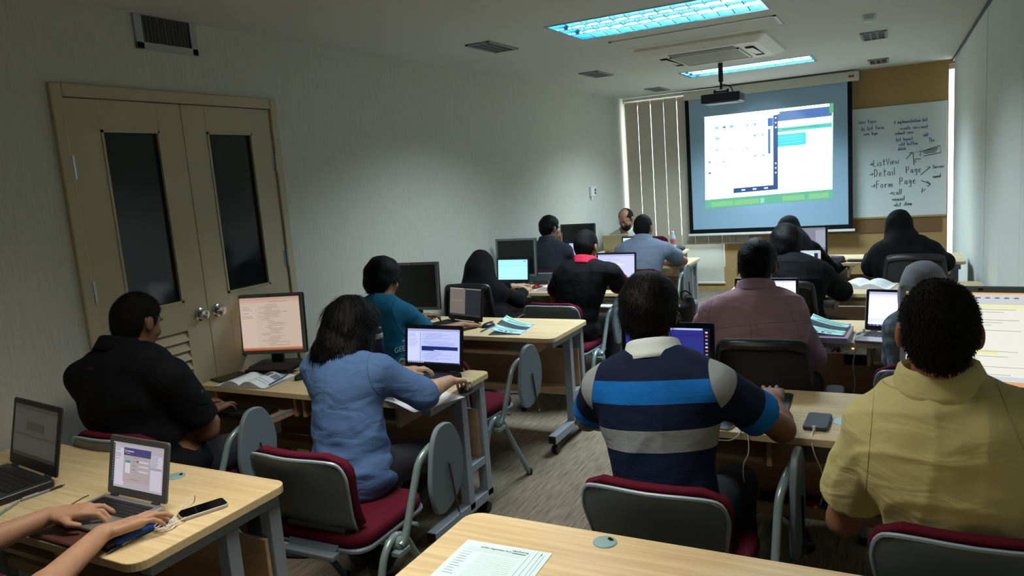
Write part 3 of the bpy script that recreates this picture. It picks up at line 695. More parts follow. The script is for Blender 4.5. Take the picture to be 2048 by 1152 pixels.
def make_office(label, loc, rz, arms=True):
    t = thing('office_chair', label, 'office chair', loc, rz, 'black mesh office chairs')
    mesh = mat('black_mesh', (24, 26, 28), .8, bump=.8, scale=500)
    def fn(u, v):
        x = (u-.5)*.40*(1-.12*v*v*(0))*(.9+.1*math.sin(PI*min(1, v*1.2))); return (x, -.22-.06*v+.07*(u-.5)**2*4*.5-.03*math.sin(PI*v), .50+.43*v)
    MB().grid(fn, 12, 10).build('back_mesh', mesh, t, smooth=True)
    rp = [fn(u, v) for u, v in ((0, 0), (0, .3), (0, .6), (0, .9), (.04, .985), (.2, 1.01), (.5, 1.02), (.8, 1.01), (.96, .985), (1, .9), (1, .6), (1, .3), (1, 0), (.9, -.02), (.5, -.03), (.1, -.02))]
    MB().tube(rp, .015, 8, closed=True, sub=3).build('back_frame', BLACKP, t, smooth=True)
    tp = [fn(u, v) for u, v in ((.03, .95), (.2, .985), (.5, .99), (.8, .985), (.97, .95))]
    MB().tube(tp, .022, 8, sub=3).build('top_rail', BLACKP, t, smooth=True)
    MB().tube([(0, -.26, .62), (0, -.29, .50), (0, -.2, .41), (0, 0, .40)], .025, 8, sub=4, flat=.5).build('spine', BLACKP, t, smooth=True)
    s = MB().prism(rrect(-.24, .24, -.2, .26, .08, 6), .42, .49, bev=.02).build('seat', mat('black_fabric_seat', (20, 20, 22), .95), t, smooth=True)
    MB().tube([(0, 0, .42), (0, 0, .1)], .028, 12).build('gas_lift', BLACKP, t, smooth=True)
    b = MB()
    for k in range(5):
        a = k*2*PI/5+.3; b.tube([(0, 0, .11), (.14*math.cos(a), .14*math.sin(a), .1), (.29*math.cos(a), .29*math.sin(a), .07)], .02, 6, rad=[.03, .022, .016])
    b.build('base', BLACKP, t, smooth=True)
    for k in range(5):
        a = k*2*PI/5+.3; m_ = look((.29*math.cos(a), .29*math.sin(a), .028), (-math.sin(a), math.cos(a), 0))
        MB().lathe([(.015, -.022), (.027, -.018), (.027, .018), (.015, .022)], 12, m_).build('caster', BLACKP, t)
    if arms:
        for s_ in (-1, 1):
            x = s_*.27
            MB().tube([(s_*.2, 0, .43), (x, 0, .45), (x, 0, .62)], .017, 8).build('arm_post', BLACKP, t)
            MB().prism(rrect(x-.04, x+.04, -.11, .13, .03, 4), .62, .65, bev=.006).build('armrest', BLACKP, t)
    return t
of0 = make_office('black mesh office chair of the man in the pink shirt', (-.52, 3.42, 0), R(2))
OG = 'black mesh office chairs'
copy_tree(of0, (-.6, 5.0, 0), R(-8), 'black office chair under the man in the black jacket', OG)
copy_tree(of0, (.12, 6.2, 0), R(-3), 'black office chair of the woman in black beside the right wall', OG)
copy_tree(of0, (-.8, 6.55, 0), R(0), 'black office chair of the woman reaching across the table', OG)
copy_tree(of0, (-2.88, 4.9, 0), R(5), 'black office chair of the woman in black headscarf at left', OG)
# ================= PEOPLE =================
A_ = np.array
def nrm(v): v = np.asarray(v, float); return v/max(1e-9, np.linalg.norm(v))
def smin(a, b, k):
    if k <= 0: return np.minimum(a, b)
    h = np.clip(.5+.5*(b-a)/k, 0, 1); return b+(a-b)*h-k*h*(1-h)
class S:   # a list of smooth-blended round cones, ellipsoids and boxes
    def __init__(s): s.p = []
    def cone(s, a, b, ra, rb, k=.03): s.p.append(('c', A_(a, float), A_(b, float), ra, rb, k)); return s
    def ell(s, c, r, M=None, k=.03): s.p.append(('e', A_(c, float), A_(r, float), np.eye(3) if M is None else A_(M), 0, k)); return s
    def box(s, c, h, r, M=None, k=.01): s.p.append(('b', A_(c, float), A_(h, float), np.eye(3) if M is None else A_(M), r, k)); return s
    def bounds(s, pad=.03):
        lo = A_([9e9]*3); hi = -lo
        for p in s.p:
            if p[0] == 'c':
                for q, r in ((p[1], p[3]), (p[2], p[4])): lo = np.minimum(lo, q-r); hi = np.maximum(hi, q+r)
            else: m = p[2].max()+(p[4] if p[0] == 'b' else 0); lo = np.minimum(lo, p[1]-m); hi = np.maximum(hi, p[1]+m)
        return lo-pad, hi+pad
    def __call__(s, P, inf=0.):
        d = np.full(len(P), 9., np.float32)
        for p in s.p:
            if p[0] == 'c':
                ab = p[2]-p[1]; t = np.clip((P-p[1]) @ ab/max(1e-12, ab @ ab), 0, 1)
                e = np.linalg.norm(P-p[1]-t[:, None]*ab, axis=1)-(p[3]+t*(p[4]-p[3]))
            elif p[0] == 'e':
                q = (P-p[1]) @ p[3].T; k0 = np.linalg.norm(q/p[2], axis=1); k1 = np.linalg.norm(q/p[2]**2, axis=1)+1e-9; e = k0*(k0-1)/k1
            else:
                q = np.abs((P-p[1]) @ p[3].T)-p[2]; e = np.linalg.norm(np.maximum(q, 0), axis=1)+np.minimum(q.max(1), 0)-p[4]
            d = smin(d, (e-inf).astype(np.float32), p[5])
        return d
def surface(fn, lo, hi, h, name, m, parent=None, smooth=2, attrs=None, mats=None):
    lo = A_(lo, float); hi = A_(hi, float); c = 5
    n = (np.ceil((hi-lo)/(h*c)).astype(int)+1)*c; nc = n//c
    g = [lo[i]+np.arange(nc[i]+1)*h*c for i in range(3)]
    G = np.stack(np.meshgrid(*g, indexing='ij'), -1).reshape(-1, 3)
    Dc = fn(G).reshape(nc+1)
    m8 = np.stack([Dc[a:nc[0]+a, b:nc[1]+b, e:nc[2]+e] for a in (0, 1) for b in (0, 1) for e in (0, 1)])
    near = (np.abs(m8).min(0) < h*c*1.1) | ((m8.min(0) < 0) & (m8.max(0) > 0))
    D = np.repeat(np.repeat(np.repeat(m8[0], c, 0), c, 1), c, 2).astype(np.float32)
    mk = np.repeat(np.repeat(np.repeat(near, c, 0), c, 1), c, 2)
    idx = np.argwhere(mk)
    for s0 in range(0, len(idx), 400000):
        I = idx[s0:s0+400000]; D[I[:, 0], I[:, 1], I[:, 2]] = fn(lo+I*h)
    D[0] = D[-1] = .05; D[:, 0] = D[:, -1] = .05; D[:, :, 0] = D[:, :, -1] = .05
    ins = D < 0; N = D.shape
    corners = [(a, b, e) for a in (0, 1) for b in (0, 1) for e in (0, 1)]
    sl = lambda A, o: A[o[0]:N[0]-1+o[0], o[1]:N[1]-1+o[1], o[2]:N[2]-1+o[2]]
    cnt = sum(sl(ins, o).astype(np.int8) for o in corners)
    act = (cnt > 0) & (cnt < 8); ci = np.argwhere(act)
    if not len(ci): return None
    acc = np.zeros((len(ci), 3)); w = np.zeros(len(ci))
    for i, a in enumerate(corners):
        for b in corners[i+1:]:
            if sum(abs(a[k]-b[k]) for k in range(3)) != 1: continue
            da = D[tuple((ci+a).T)]; db = D[tuple((ci+b).T)]; x = (da < 0) != (db < 0)
            t = np.where(x, da/np.where(da-db == 0, 1, da-db), 0)
            acc += np.where(x[:, None], A_(a)+t[:, None]*(A_(b)-A_(a)), 0); w += x
    vs = lo+(ci+acc/w[:, None])*h
    vid = np.full(act.shape, -1, np.int32); vid[tuple(ci.T)] = np.arange(len(ci))
    fs = []
    for ax in range(3):
        o = [0, 0, 0]; o[ax] = 1; u, v = (ax+1) % 3, (ax+2) % 3
        A0 = ins[tuple(slice(1, N[k]-1) for k in range(3))]
        A1 = ins[tuple(slice(1+o[k], N[k]-1+o[k]) for k in range(3))]
        E = np.argwhere(A0 != A1)+1
        if not len(E): continue
        du = np.zeros(3, int); du[u] = 1; dv = np.zeros(3, int); dv[v] = 1
        ok = np.all(E < A_(act.shape), axis=1); E = E[ok]
        q = np.stack([vid[tuple((E-du-dv).T)], vid[tuple((E-dv).T)], vid[tuple(E.T)], vid[tuple((E-du).T)]], 1)
        fl = ins[tuple(E.T)]
        q = np.where(fl[:, None], q, q[:, ::-1]); fs.append(q[(q >= 0).all(1)])
    fs = np.concatenate(fs)
    # relax
    if smooth:
        e = np.concatenate([fs[:, [0, 1]], fs[:, [1, 2]], fs[:, [2, 3]], fs[:, [3, 0]]])
        for _ in range(smooth):
            sm = np.zeros_like(vs); ct = np.zeros(len(vs))
            for k in range(3): sm[:, k] = np.bincount(e[:, 0], vs[e[:, 1], k], len(vs))+np.bincount(e[:, 1], vs[e[:, 0], k], len(vs))
            ct = np.bincount(e[:, 0], minlength=len(vs))+np.bincount(e[:, 1], minlength=len(vs))
            vs = vs*.5+.5*sm/np.maximum(ct, 1)[:, None]
    me = bpy.data.meshes.new(name)
    me.vertices.add(len(vs)); me.vertices.foreach_set('co', vs.astype(np.float32).ravel())
    me.loops.add(len(fs)*4); me.loops.foreach_set('vertex_index', fs.astype(np.int32).ravel())
    me.polygons.add(len(fs)); me.polygons.foreach_set('loop_start', np.arange(0, len(fs)*4, 4, dtype=np.int32))
    try: me.polygons.foreach_set('loop_total', np.full(len(fs), 4, np.int32))
    except Exception: pass
    me.polygons.foreach_set('use_smooth', np.ones(len(fs), bool))
    me.update(calc_edges=True); me.materials.append(m)
    if attrs:
        for k, f in attrs.items():
            a = me.attributes.new(k, 'FLOAT', 'POINT'); a.data.foreach_set('value', f(vs).astype(np.float32))
    o = bpy.data.objects.new(name, me); COL.objects.link(o)
    if parent: o.parent = parent; o.matrix_parent_inverse = Matrix.Translation(-parent.location)
    return o
def folds(P, seed=0., f=1.):
    x, y, z = P[:, 0]*f, P[:, 1]*f, P[:, 2]*f
    a = np.sin(23*x+17*z+3*np.sin(9*y+seed)+seed)*np.sin(11*z-13*x+seed*2+2*np.sin(14*x))
    c = 1-np.abs(np.sin(9*x-14*z+2.2*np.sin(7*z+5*x+seed)+1.5*np.sin(11*y)+seed)); e = 1-np.abs(np.sin(13*x+8*z+2*np.sin(9*x-6*z+seed*2)+9*y))
    b = np.sin(38*z+16*y+4*np.sin(8*x+seed)+seed*3)*np.sin(9*x+7*y+seed)
    return a*.5+b*.4+.9*c**3+.8*e**3-.3
SKINS = dict(d=(128, 88, 66), m=(150, 106, 80), l=(178, 136, 108), w=(196, 158, 130))
def skin(k): return mat('skin_'+k, SKINS[k], .55, var=.08, scale=30, bump=.08, spec=.4)
HAIR = mat('black_hair', (10, 10, 13), .55, bump=.6, scale=260, stretch=(1, 1, .15), spec=.16)
HAIRB = mat('short_black_hair', (17, 16, 17), .7, bump=.6, scale=420, spec=.15)
JEANS = mat('dark_trousers', (34, 36, 46), .9, var=.1, scale=60)
SHOE = mat('dark_shoe', (32, 30, 32), .6)
def frame(yaw, pitch=0., roll=0.):   # columns right, forward, up
    f = A_([-math.sin(yaw)*math.cos(pitch), math.cos(yaw)*math.cos(pitch), -math.sin(pitch)])
    r = A_([math.cos(yaw), math.sin(yaw), 0.]); u = np.cross(r, f)
    r2 = r*math.cos(roll)+u*math.sin(roll); u2 = -r*math.sin(roll)+u*math.cos(roll)
    return A_([r2, f, u2])   # rows: local axes, q = M @ (p-c)
def hair_spikes(o, n, m, parent, flowc, L=.03, dirn=(0, 0, -1), wd=.0012, spread=.5, name='hair_strands', sel=None, jit=.22, dw=.08):
    me = o.data; nv = len(me.vertices); co = np.empty(nv*3, np.float32); me.vertices.foreach_get('co', co); co = co.reshape(-1, 3)
    no = np.empty(nv*3, np.float32); me.vertices.foreach_get('normal', no); no = no.reshape(-1, 3)
    rg = np.random.RandomState(3); ix = rg.randint(0, nv, n)
    if sel is not None: ix = ix[sel(co[ix])]
    n = len(ix)
    p = co[ix]; q = no[ix]; c = A_(flowc)
    f = (p-c); f = f+A_(dirn)*dw; f -= q*np.sum(f*q, 1)[:, None]; f /= np.linalg.norm(f, axis=1)[:, None]+1e-6
    f += rg.normal(0, jit, f.shape); f += q*spread*rg.rand(n, 1); f /= np.linalg.norm(f, axis=1)[:, None]
    s = np.cross(f, q); s /= np.linalg.norm(s, axis=1)[:, None]+1e-6
    ln = L*(.5+rg.rand(n, 1))
    b = p-q*.004; mid = p+f*ln*.5+q*(.003 if spread > .2 else .0012); tip = p+f*ln+q*(.0+(.004 if spread > .2 else .001)*rg.rand(n, 1)-(0 if spread > .2 else .12*ln))+A_(dirn)*ln*.15
    vs = np.stack([b-s*wd, b+s*wd, mid+s*wd*.8, mid-s*wd*.8, tip], 1).reshape(-1, 3)
    k = np.arange(n)*5
    mb = MB(); mb.v = [tuple(x) for x in vs.tolist()]
    mb.f = [t for i in k.tolist() for t in ((i, i+1, i+2, i+3), (i+3, i+2, i+4))]; mb.mi = [0]*len(mb.f)
    h = mb.build(name, m, None); h.parent = parent
    if parent: h.matrix_parent_inverse = Matrix.Translation(-parent.location)
    return h
def add_hand(B, W, d, n, side, curl=(12, 28, 25), sc_=1., thumb=.0, spread=6):
    W = A_(W, float); d = nrm(d); n = nrm(A_(n, float)-d*np.dot(n, d))
    s = np.cross(n, d)*(1 if side == 'R' else -1)      # towards the thumb
    M = A_([s, d, n])
    B.box(W+d*.052*sc_-n*.002, (.028*sc_, .034*sc_, .002), .012*sc_, M, .016)
    B.ell(W+d*.02*sc_, (.026*sc_, .035*sc_, .017*sc_), M, .012)
    B.ell(W+d*.04*sc_+s*.024*sc_-n*.008, (.014*sc_, .032*sc_, .013*sc_), M, .01)
    for i, (off, L0, L1, L2, r) in enumerate(((.030, .040, .025, .020, .0086), (.0095, .044, .029, .021, .0088), (-.011, .041, .027, .020, .0083), (-.030, .032, .020, .018, .0074))):
        a = R(spread*(1-i*.72)); dd = nrm(d*math.cos(a)+s*math.sin(a)); p = W+d*(.088-(.006 if i == 3 else 0))*sc_+s*off*sc_
        ang = 0
        jit = (0, 4, -3, 6)[i]
        for L, r0, r1, c in ((L0, r*1.06, r, curl[0]-8+jit), (L1, r, r*.93, curl[1]+jit), (L2, r*.93, r*.78, curl[2])):
            ang += R(c); q = p+(dd*math.cos(ang)-n*math.sin(ang))*L*sc_
            B.cone(p, q, r0*sc_, r1*sc_, .0035); p = q
    p = W+d*.028*sc_+s*.028*sc_-n*.006; t1 = nrm(d*.75+s*(.75-thumb)-n*.15); q = p+t1*.042*sc_
    B.cone(p, q, .0125*sc_, .0105*sc_, .008); t2 = nrm(d*1.+s*(.25-thumb)-n*.2); B.cone(q, q+t2*.03*sc_, .0105*sc_, .0082*sc_, .004)
    return M
def person(label, head, hyaw, hpitch, hip, byaw, arms, sk='m', sw=.17, bulk=1., h=.0065, shirt=None, sleeve='short', thick=.012, hair='short', pants=JEANS, collar=None, collar_up=.012, wr=.004,
           slf=.8, neck=None, shL=None, shR=None, hroll=0., belly=0., hem=.50, glasses=False, extra=None, legs=True, strands=0, seed=1., face=False, sleeve_bulge=0., head_s=1., hands=True, scarf=None, back=0., sl_attr=False, beard=False, group=None, knee=.0, feet=None, shoe=None):
    Hc = A_(head, float); hy, hp, by = R(hyaw), R(hpitch), R(byaw)
    HM = frame(hy, hp, R(hroll)); hr, hf, hu = HM
    BM = frame(by); br, bf, bu = BM
    Pp = A_([hip[0], hip[1], .575])
    Nb = A_(neck, float) if neck is not None else Hc-hu*.105-A_([0, 0, .105])-bf*.03
    ax = nrm(Nb-Pp); tl = np.linalg.norm(Nb-Pp); tr_ = nrm(br-ax*np.dot(br, ax)); tf = np.cross(ax, tr_)
    TM = A_([tr_, tf, ax]); mid = Pp*.5+Nb*.5-tf*(.035+back)
    root = thing('person', label, 'person', (hip[0], hip[1], 0), 0, group)
    skm = skin(sk); b = bulk
    def along(t):
        return (Pp*(1-t)**2+2*mid*t*(1-t)+Nb*t*t)
    T = S()
    T.ell(along(0), (.165*b, .125*b, .13), TM, .05)
    T.ell(along(.28)+tf*belly*.5, (.148*b+belly*.4, .112*b+belly*.6, .15), TM, .06)
    T.ell(along(.62), (.158*b+(sw-.17), .112*b, .17), TM, .06)
    T.ell(along(.82)-tf*.005, (.15*b+(sw-.17), .095*b, .12), TM, .05)
    sh = {'L': Nb-ax*.07-tr_*sw+tf*.02, 'R': Nb-ax*.07+tr_*sw+tf*.02}
    if shL is not None: sh['L'] = A_(shL, float)
    if shR is not None: sh['R'] = A_(shR, float)
    for k in 'LR':
        T.cone(Nb-ax*.015-tf*.01, sh[k], .05, .05*b**.5, .05)
        T.ell(along(.78)*.45+sh[k]*.55-tf*.02, (.075, .055, .09), TM, .04)
    Sh = S(); Sh.p = list(T.p)          # clothing volumes (same primitives + sleeves)
    B = S(); B.p = list(T.p)
    slv = {}
    for k in 'LR':
        a = arms.get(k)
        if a is None: continue
        el, wr_ = A_(a['e'], float), A_(a['w'], float); s0 = sh[k]; ab = b**.6
        B.cone(s0, el, .048*ab, .040*ab, .035)
        fm_ = el+(wr_-el)*.3
        B.cone(el, fm_, .040*ab, .041*ab, .02); B.cone(fm_, wr_, .041*ab, .0265*ab**.5, .02)
        slv[k] = (s0, el, wr_, ab)
        if hands: add_hand(B, wr_+nrm(wr_-el)*.008, a.get('d', wr_-el), a.get('n', (0, 0, 1)), k, a.get('curl', (12, 28, 25)), a.get('s', 1.), a.get('thumb', 0.), a.get('spread', 6))
    # neck + head
    hs = head_s
    B.cone(Nb-ax*.03, Hc-hu*.06-hf*.02, .060*b**.3, .056, .03)
    B.ell(Hc+hu*.012*hs-hf*.006, (.076*hs, .097*hs, .10*hs), HM, .02)
    B.ell(Hc-hu*.058*hs+hf*.028*hs, (.056*hs, .062*hs, .066*hs), HM, .03)
    B.ell(Hc-hu*.098*hs+hf*.062*hs, (.026, .022, .02), HM, .02)
    B.cone(Hc+hf*.088*hs-hu*.0, Hc+hf*.105*hs-hu*.036, .009, .0135, .012)
    for s_ in (-1, 1):
        B.ell(Hc+hr*s_*.011+hf*.093*hs-hu*.041, (.008, .01, .008), HM, .006)
        B.ell(Hc+hr*s_*.081*hs-hf*.004-hu*.012, (.0115, .023, .035), A_([nrm(hr-s_*hf*-.35), nrm(np.cross(hu, nrm(hr-s_*hf*-.35))), hu]), .006)
        B.ell(Hc+hr*s_*.03+hf*.088*hs+hu*.016, (.022, .01, .008), HM, .012)
        B.ell(Hc+hr*s_*.042+hf*.062*hs-hu*.04, (.024, .022, .022), HM, .02)
    if face or True:
        B.ell(Hc+hf*.089*hs-hu*.066, (.022, .011, .0075), HM, .005)
    if legs:
        L = {}
        for s_, k in ((-1, 'L'), (1, 'R')):
            hj = Pp+br*s_*.09; kn = A_([hj[0], hj[1], .0])+bf*(.41+knee)+br*s_*.05; kn[2] = .535; an = kn.copy()+bf*(.0 if s_ > 0 else -.08); an[2] = .09
            if feet: an[:2] = feet[k]; kn[2] = .50
            B.cone(hj, kn, .078*b, .052, .04); B.cone(kn, an, .052, .036, .03); B.cone(an, an+bf*.11-A_([0, 0, .045]), .032, .028, .02)
            L[k] = (hj, kn, an)
    lo, hi = B.bounds(.02)
    eyes = [(Hc+hr*s_*.031+hf*.083*hs-hu*.003, s_) for s_ in (-1, 1)]
    def fb(P):
        d = B(P)
        if face:
            for e, s_ in eyes: d = -smin(-d, np.linalg.norm((P-e-hf*.012)/A_([1, 1, .8]), axis=1).astype(np.float32)-.011, .008)
            m_ = (P-(Hc+hf*.104*hs-hu*.066)) @ HM.T; d = np.maximum(d, -(np.abs(m_[:, 2])+np.maximum(np.abs(m_[:, 0])-.02, 0)+np.maximum(np.abs(m_[:, 1])-.01, 0)-.0015).astype(np.float32)*-1*-1) if False else d
        return d
    surface(fb, lo, hi, h, 'body', skm, root)
    if face:
        eb = MB()
        for e, s_ in eyes:
            eb.m = 0; M4 = look(V(e), V(hf)); eb.lathe([(.0001, -.011), (.008, -.008), (.0112, 0), (.009, .0065), (.0055, .0098)], 12, M4, cap=False)
            eb.m = 1; eb.lathe([(.0056, .0098), (.003, .0108), (.0002, .011)], 12, M4, cap=False)
        o = eb.build('eyes', [mat('eye_white', (220, 215, 208), .3), mat('iris_dark', (24, 16, 12), .2)], None, smooth=True); o.parent = root; o.matrix_parent_inverse = Matrix.Translation(-root.location)
    # ---- shirt
    if shirt:
        ends = {}
        for k, (s0, el, w_, ab) in slv.items():
            if sleeve == 'short':
                e1 = s0+(el-s0)*slf; Sh.cone(s0, e1, .056*ab, .058*ab+.004, .035); ends[k] = (e1, nrm(el-s0), [(s0, e1)])
            elif sleeve == 'rolled':
                e1 = el+(w_-el)*.12; Sh.cone(s0, el, .054*ab, .052*ab+sleeve_bulge, .035); Sh.cone(el, e1, .05*ab+sleeve_bulge, .05*ab+sleeve_bulge, .02); ends[k] = (e1, nrm(w_-el), None)
            elif sleeve == 'mid':
                e1 = s0+(el-s0)*(slf if slf != .8 else .99); Sh.cone(s0, e1, .054*ab, .054*ab+sleeve_bulge, .035); ends[k] = (e1, nrm(el-s0), None)
            else:
                e1 = w_-nrm(w_-el)*.01; Sh.cone(s0, el, .054*ab, .048*ab, .035); Sh.cone(el, e1, .048*ab, .034, .02); ends[k] = (e1, nrm(w_-el), None)
        hemz = hem
        def fs(P):
            d = Sh(P, thick); f = folds(P, seed)
            zt_ = (P-Pp) @ ax; d = d-.014*np.clip(1-(zt_+.03)/.1, 0, 1)
            d = d-wr*f-.0035*np.sin(60*zt_+6*np.sin(10*P[:, 0]+seed)+5*P[:, 1])*np.clip(1.0-np.abs(zt_-.06)/.16, 0, 1)
            for k, (e1, dd, seg) in ends.items():
                near = np.linalg.norm(P-e1, axis=1) < (.098+sleeve_bulge)*b
                cut = (P-e1) @ dd
                d = np.where(near, np.maximum(d, cut), d)
                s0, el, w_, ab = slv[k]
                # hollow cuff
                t_ = np.clip((P-el) @ (w_-el)/max(1e-9, (w_-el) @ (w_-el)), 0, 1)
                da = np.minimum(np.linalg.norm(P-el-t_[:, None]*(w_-el), axis=1)-.046*ab, 9)
                t2 = np.clip((P-s0) @ (el-s0)/max(1e-9, (el-s0) @ (el-s0)), 0, 1)
                da = np.minimum(da, np.linalg.norm(P-s0-t2[:, None]*(el-s0), axis=1)-.05*ab)
                d = np.where(near & (cut > -.02), np.maximum(d, -(da)), d)
                # a wrist wider than the cuff stays uncovered
                d = np.where((cut > 0) & (np.linalg.norm(P-e1, axis=1) < .13) & near, np.maximum(d, cut), d)
            d = np.maximum(d, hemz-P[:, 2]-.01*np.sin(6*P[:, 0]+seed))
            nk = (P-Nb); tt = np.clip(nk @ nrm(Hc-Nb), -.01, .3); dn = np.linalg.norm(nk-tt[:, None]*nrm(Hc-Nb), axis=1)-.066*b**.3
            d = np.maximum(d, -dn)
            return d.astype(np.float32)
        lo, hi = Sh.bounds(.045); lo[2] = max(lo[2], hem-.03)
        at = {'tz': lambda vs: (vs-Pp) @ ax, 'tx': lambda vs: (vs-Pp) @ tr_}
        def sla(vs, which=0):
            seam = np.full(len(vs), -9.); tt = np.zeros(len(vs))
            for k, (s0, el, w_, ab) in slv.items():
                sg = 1 if k == 'R' else -1
                out = ((vs-sh[k]) @ tr_)*sg; t = (vs-s0) @ (el-s0)/((el-s0) @ (el-s0)); sm_ = out+.22*((vs-Nb) @ ax)+.012
                tt = np.where(sm_ > seam, t+.25, tt); seam = np.maximum(seam, sm_)
            return tt if which else seam
        at['seam'] = lambda vs: sla(vs)
        at['sl'] = lambda vs: sla(vs, 1)
        surface(fs, lo, hi, max(.0065, h), 'shirt', shirt, root, attrs=at)
    # ---- trousers, shoes
    if legs:
        Q = S(); Q.ell(Pp, (.165*b, .125*b, .13), TM, .05)
        for k, (hj, kn, an) in L.items():
            Q.cone(hj, kn, .082*b, .06, .04); Q.cone(kn, an, .06, .05, .03)
        def ft(P):
            d = Q(P, .008)-.003*folds(P, seed+2, 1.3); return np.maximum(d, P[:, 2]-.66)
        lo, hi = Q.bounds(.03); lo[2] = .05
        surface(ft, lo, hi, .010, 'trousers', pants, root)
        for k, (hj, kn, an) in L.items():
            F = S(); F.cone(an-A_([0, 0, .02])-bf*.02, an+bf*.07-A_([0, 0, .04]), .043, .04, .03); F.cone(an+bf*.07-A_([0, 0, .045]), an+bf*.15-A_([0, 0, .05]), .042, .035, .03)
            lo, hi = F.bounds(.02); surface(lambda P: np.maximum(F(P), .004-P[:, 2]), lo, hi, .009, 'shoe', shoe or SHOE, root)
    # ---- hair
    if hair in ('short', 'thick', 'crop', 'bald', 'long', 'fringe'):
        up_, g = {'short': (.012, 1.), 'thick': (.019, 1.), 'crop': (.0105, 1.), 'bald': (.007, 1.), 'long': (.022, 1.), 'fringe': (.028, 1.)}[hair]
        HS = S(); HS.ell(Hc+hu*.012*hs-hf*.006, (.076*hs, .097*hs, .10*hs), HM, .02)
        HS.ell(Hc-hu*.045*hs-hf*.034*hs, (.057*hs, .054*hs, .066*hs), HM, .03)
        nape = {'short': -.1, 'thick': -.108, 'crop': -.095, 'bald': -.075, 'long': -.4, 'fringe': -.105}[hair]
        if hair == 'long':
            HS.cone(Hc-hf*.03, Hc-hf*.075-A_([0, 0, .12]), .080, .086, .05); HS.cone(Hc-hf*.07-A_([0, 0, .12])-hr*.02, Hc-hf*.115-A_([0, 0, .23])-hr*.075-A_([0, 0, .015]), .075, .055, .05)
            HS.cone(Hc-hf*.06-A_([0, 0, .1])+hr*.05, Hc-hf*.085-A_([0, 0, .22])+hr*.045, .045, .03, .04); HS.cone(Hc-hf*.1-A_([0, 0, .15])-hr*.05, Hc-hf*.11-A_([0, 0, .25])-hr*.09, .05, .028, .04)
        def fh(P):
            q = (P-Hc) @ HM.T
            d = HS(P, 0)-(up_ if hair in ('long', 'fringe') else .003+(up_-.003)*np.clip((q[:, 2]+.075)/.08, 0, 1))
            if hair not in ('long', 'fringe'):
                ear = np.maximum(np.maximum(np.abs(q[:, 1]+.008)-.024, q[:, 2]-.018), -.068*hs+.008-(np.abs(q[:, 0])-.068*hs+.008)*1e-3-(np.abs(q[:, 0])-.060*hs))
                d = np.maximum(d, -ear)
            zl = np.interp(q[:, 1], [-.13, -.075, -.04, -.012, .02, .045, .07, .09], [nape, nape, nape+.02, -.03 if hair != 'bald' else -.03, -.028, .025 if hair != 'fringe' else .0, .055 if hair != 'fringe' else .03, .062 if hair != 'fringe' else .035])
            if hair == 'long': zl = np.interp(q[:, 1], [-.05, .0, .03, .055, .08], [-.9, -.5, -.1, .02, .05])
            if hair == 'bald':
                top = np.maximum(q[:, 2]-.035-.5*np.abs(q[:, 0]), 0)*0
                d = np.maximum(d, -(np.linalg.norm((q-A_([0, .05, .095]))/A_([.85, 1.1, .75]), axis=1)-.078))
            d = np.maximum(d, (zl-q[:, 2])*.8)
            nz_ = np.sin(55*q[:, 0]+30*q[:, 1])*np.sin(48*q[:, 1]-20*q[:, 2])+np.sin(70*q[:, 2]+33*q[:, 0])
            return (d-(.0022 if hair in ('thick', 'long', 'fringe') else .0009)*nz_).astype(np.float32)
        lo, hi = HS.bounds(.05)
        ho = surface(fh, lo, hi, .005 if h < .006 else .0065, 'hair', HAIR if hair in ('long', 'thick', 'fringe') else HAIRB, root, smooth=1)
        if beard:
            BS = S(); BS.ell(Hc-hu*.062*hs+hf*.030*hs, (.057*hs, .063*hs, .066*hs), HM, .03); BS.ell(Hc-hu*.098*hs+hf*.062*hs, (.028, .024, .022), HM, .02)
            def fbd(P):
                q = (P-Hc) @ HM.T; d = BS(P, .004); d = np.maximum(d, q[:, 2]+.05+.9*np.abs(q[:, 1]-.1)*0); d = np.maximum(d, -q[:, 1]+.03)
                return np.maximum(d, -(np.linalg.norm((q-A_([0, .1, -.068]))/A_([1.5, 1, .5]), axis=1)-.016)).astype(np.float32)
            lo, hi = BS.bounds(.02); surface(fbd, lo, hi, .005, 'beard', HAIRB, root, smooth=1)
        if strands:
            if hair == 'long': hair_spikes(ho, strands, HAIR, ho, Hc+hu*.2, .07, (0, 0, -1), .0016, .0, jit=.03, dw=.5)
            else: hair_spikes(ho, strands, HAIRB if hair == 'crop' else HAIR, ho, Hc+hu*.10-hf*.04, .009 if hair == 'crop' else .03, (0, 0, -1), .0012, .28 if hair == 'crop' else .0, jit=.22 if hair == 'crop' else .05)
            ho.children[0].matrix_parent_inverse = Matrix.Identity(4)
    if scarf:
        C = S(); C.ell(Hc+hu*.008-hf*.01, (.086, .104, .112), HM, .03)
        C.ell(Hc-hu*.06+hf*.01, (.075, .085, .08), HM, .05)
        C.cone(Hc-hu*.08-hf*.02, Nb-ax*.02-tf*.02, .078, .10, .05)
        wdt = scarf.get('w', .16)
        if scarf.get('drape', True):
            for s_ in (-1, 1):
                C.cone(Nb-ax*.0, Nb-ax*.10+tr_*s_*wdt-tf*.01, .09, .075, .07)
                C.cone(Nb-ax*.05-tf*.03, Nb-ax*.26+tr_*s_*wdt*.7-tf*.03, .09, .07, .06)
            C.cone(Nb, Nb-ax*.2+tf*.08, .09, .1, .06)
        if scarf.get('cape'):
            for s_ in (-1, 1):
                C.cone(Hc-hu*.05-hf*.03, Nb-ax*.10+tr_*s_*scarf['cape']-tf*.02, .085, .07, .06)
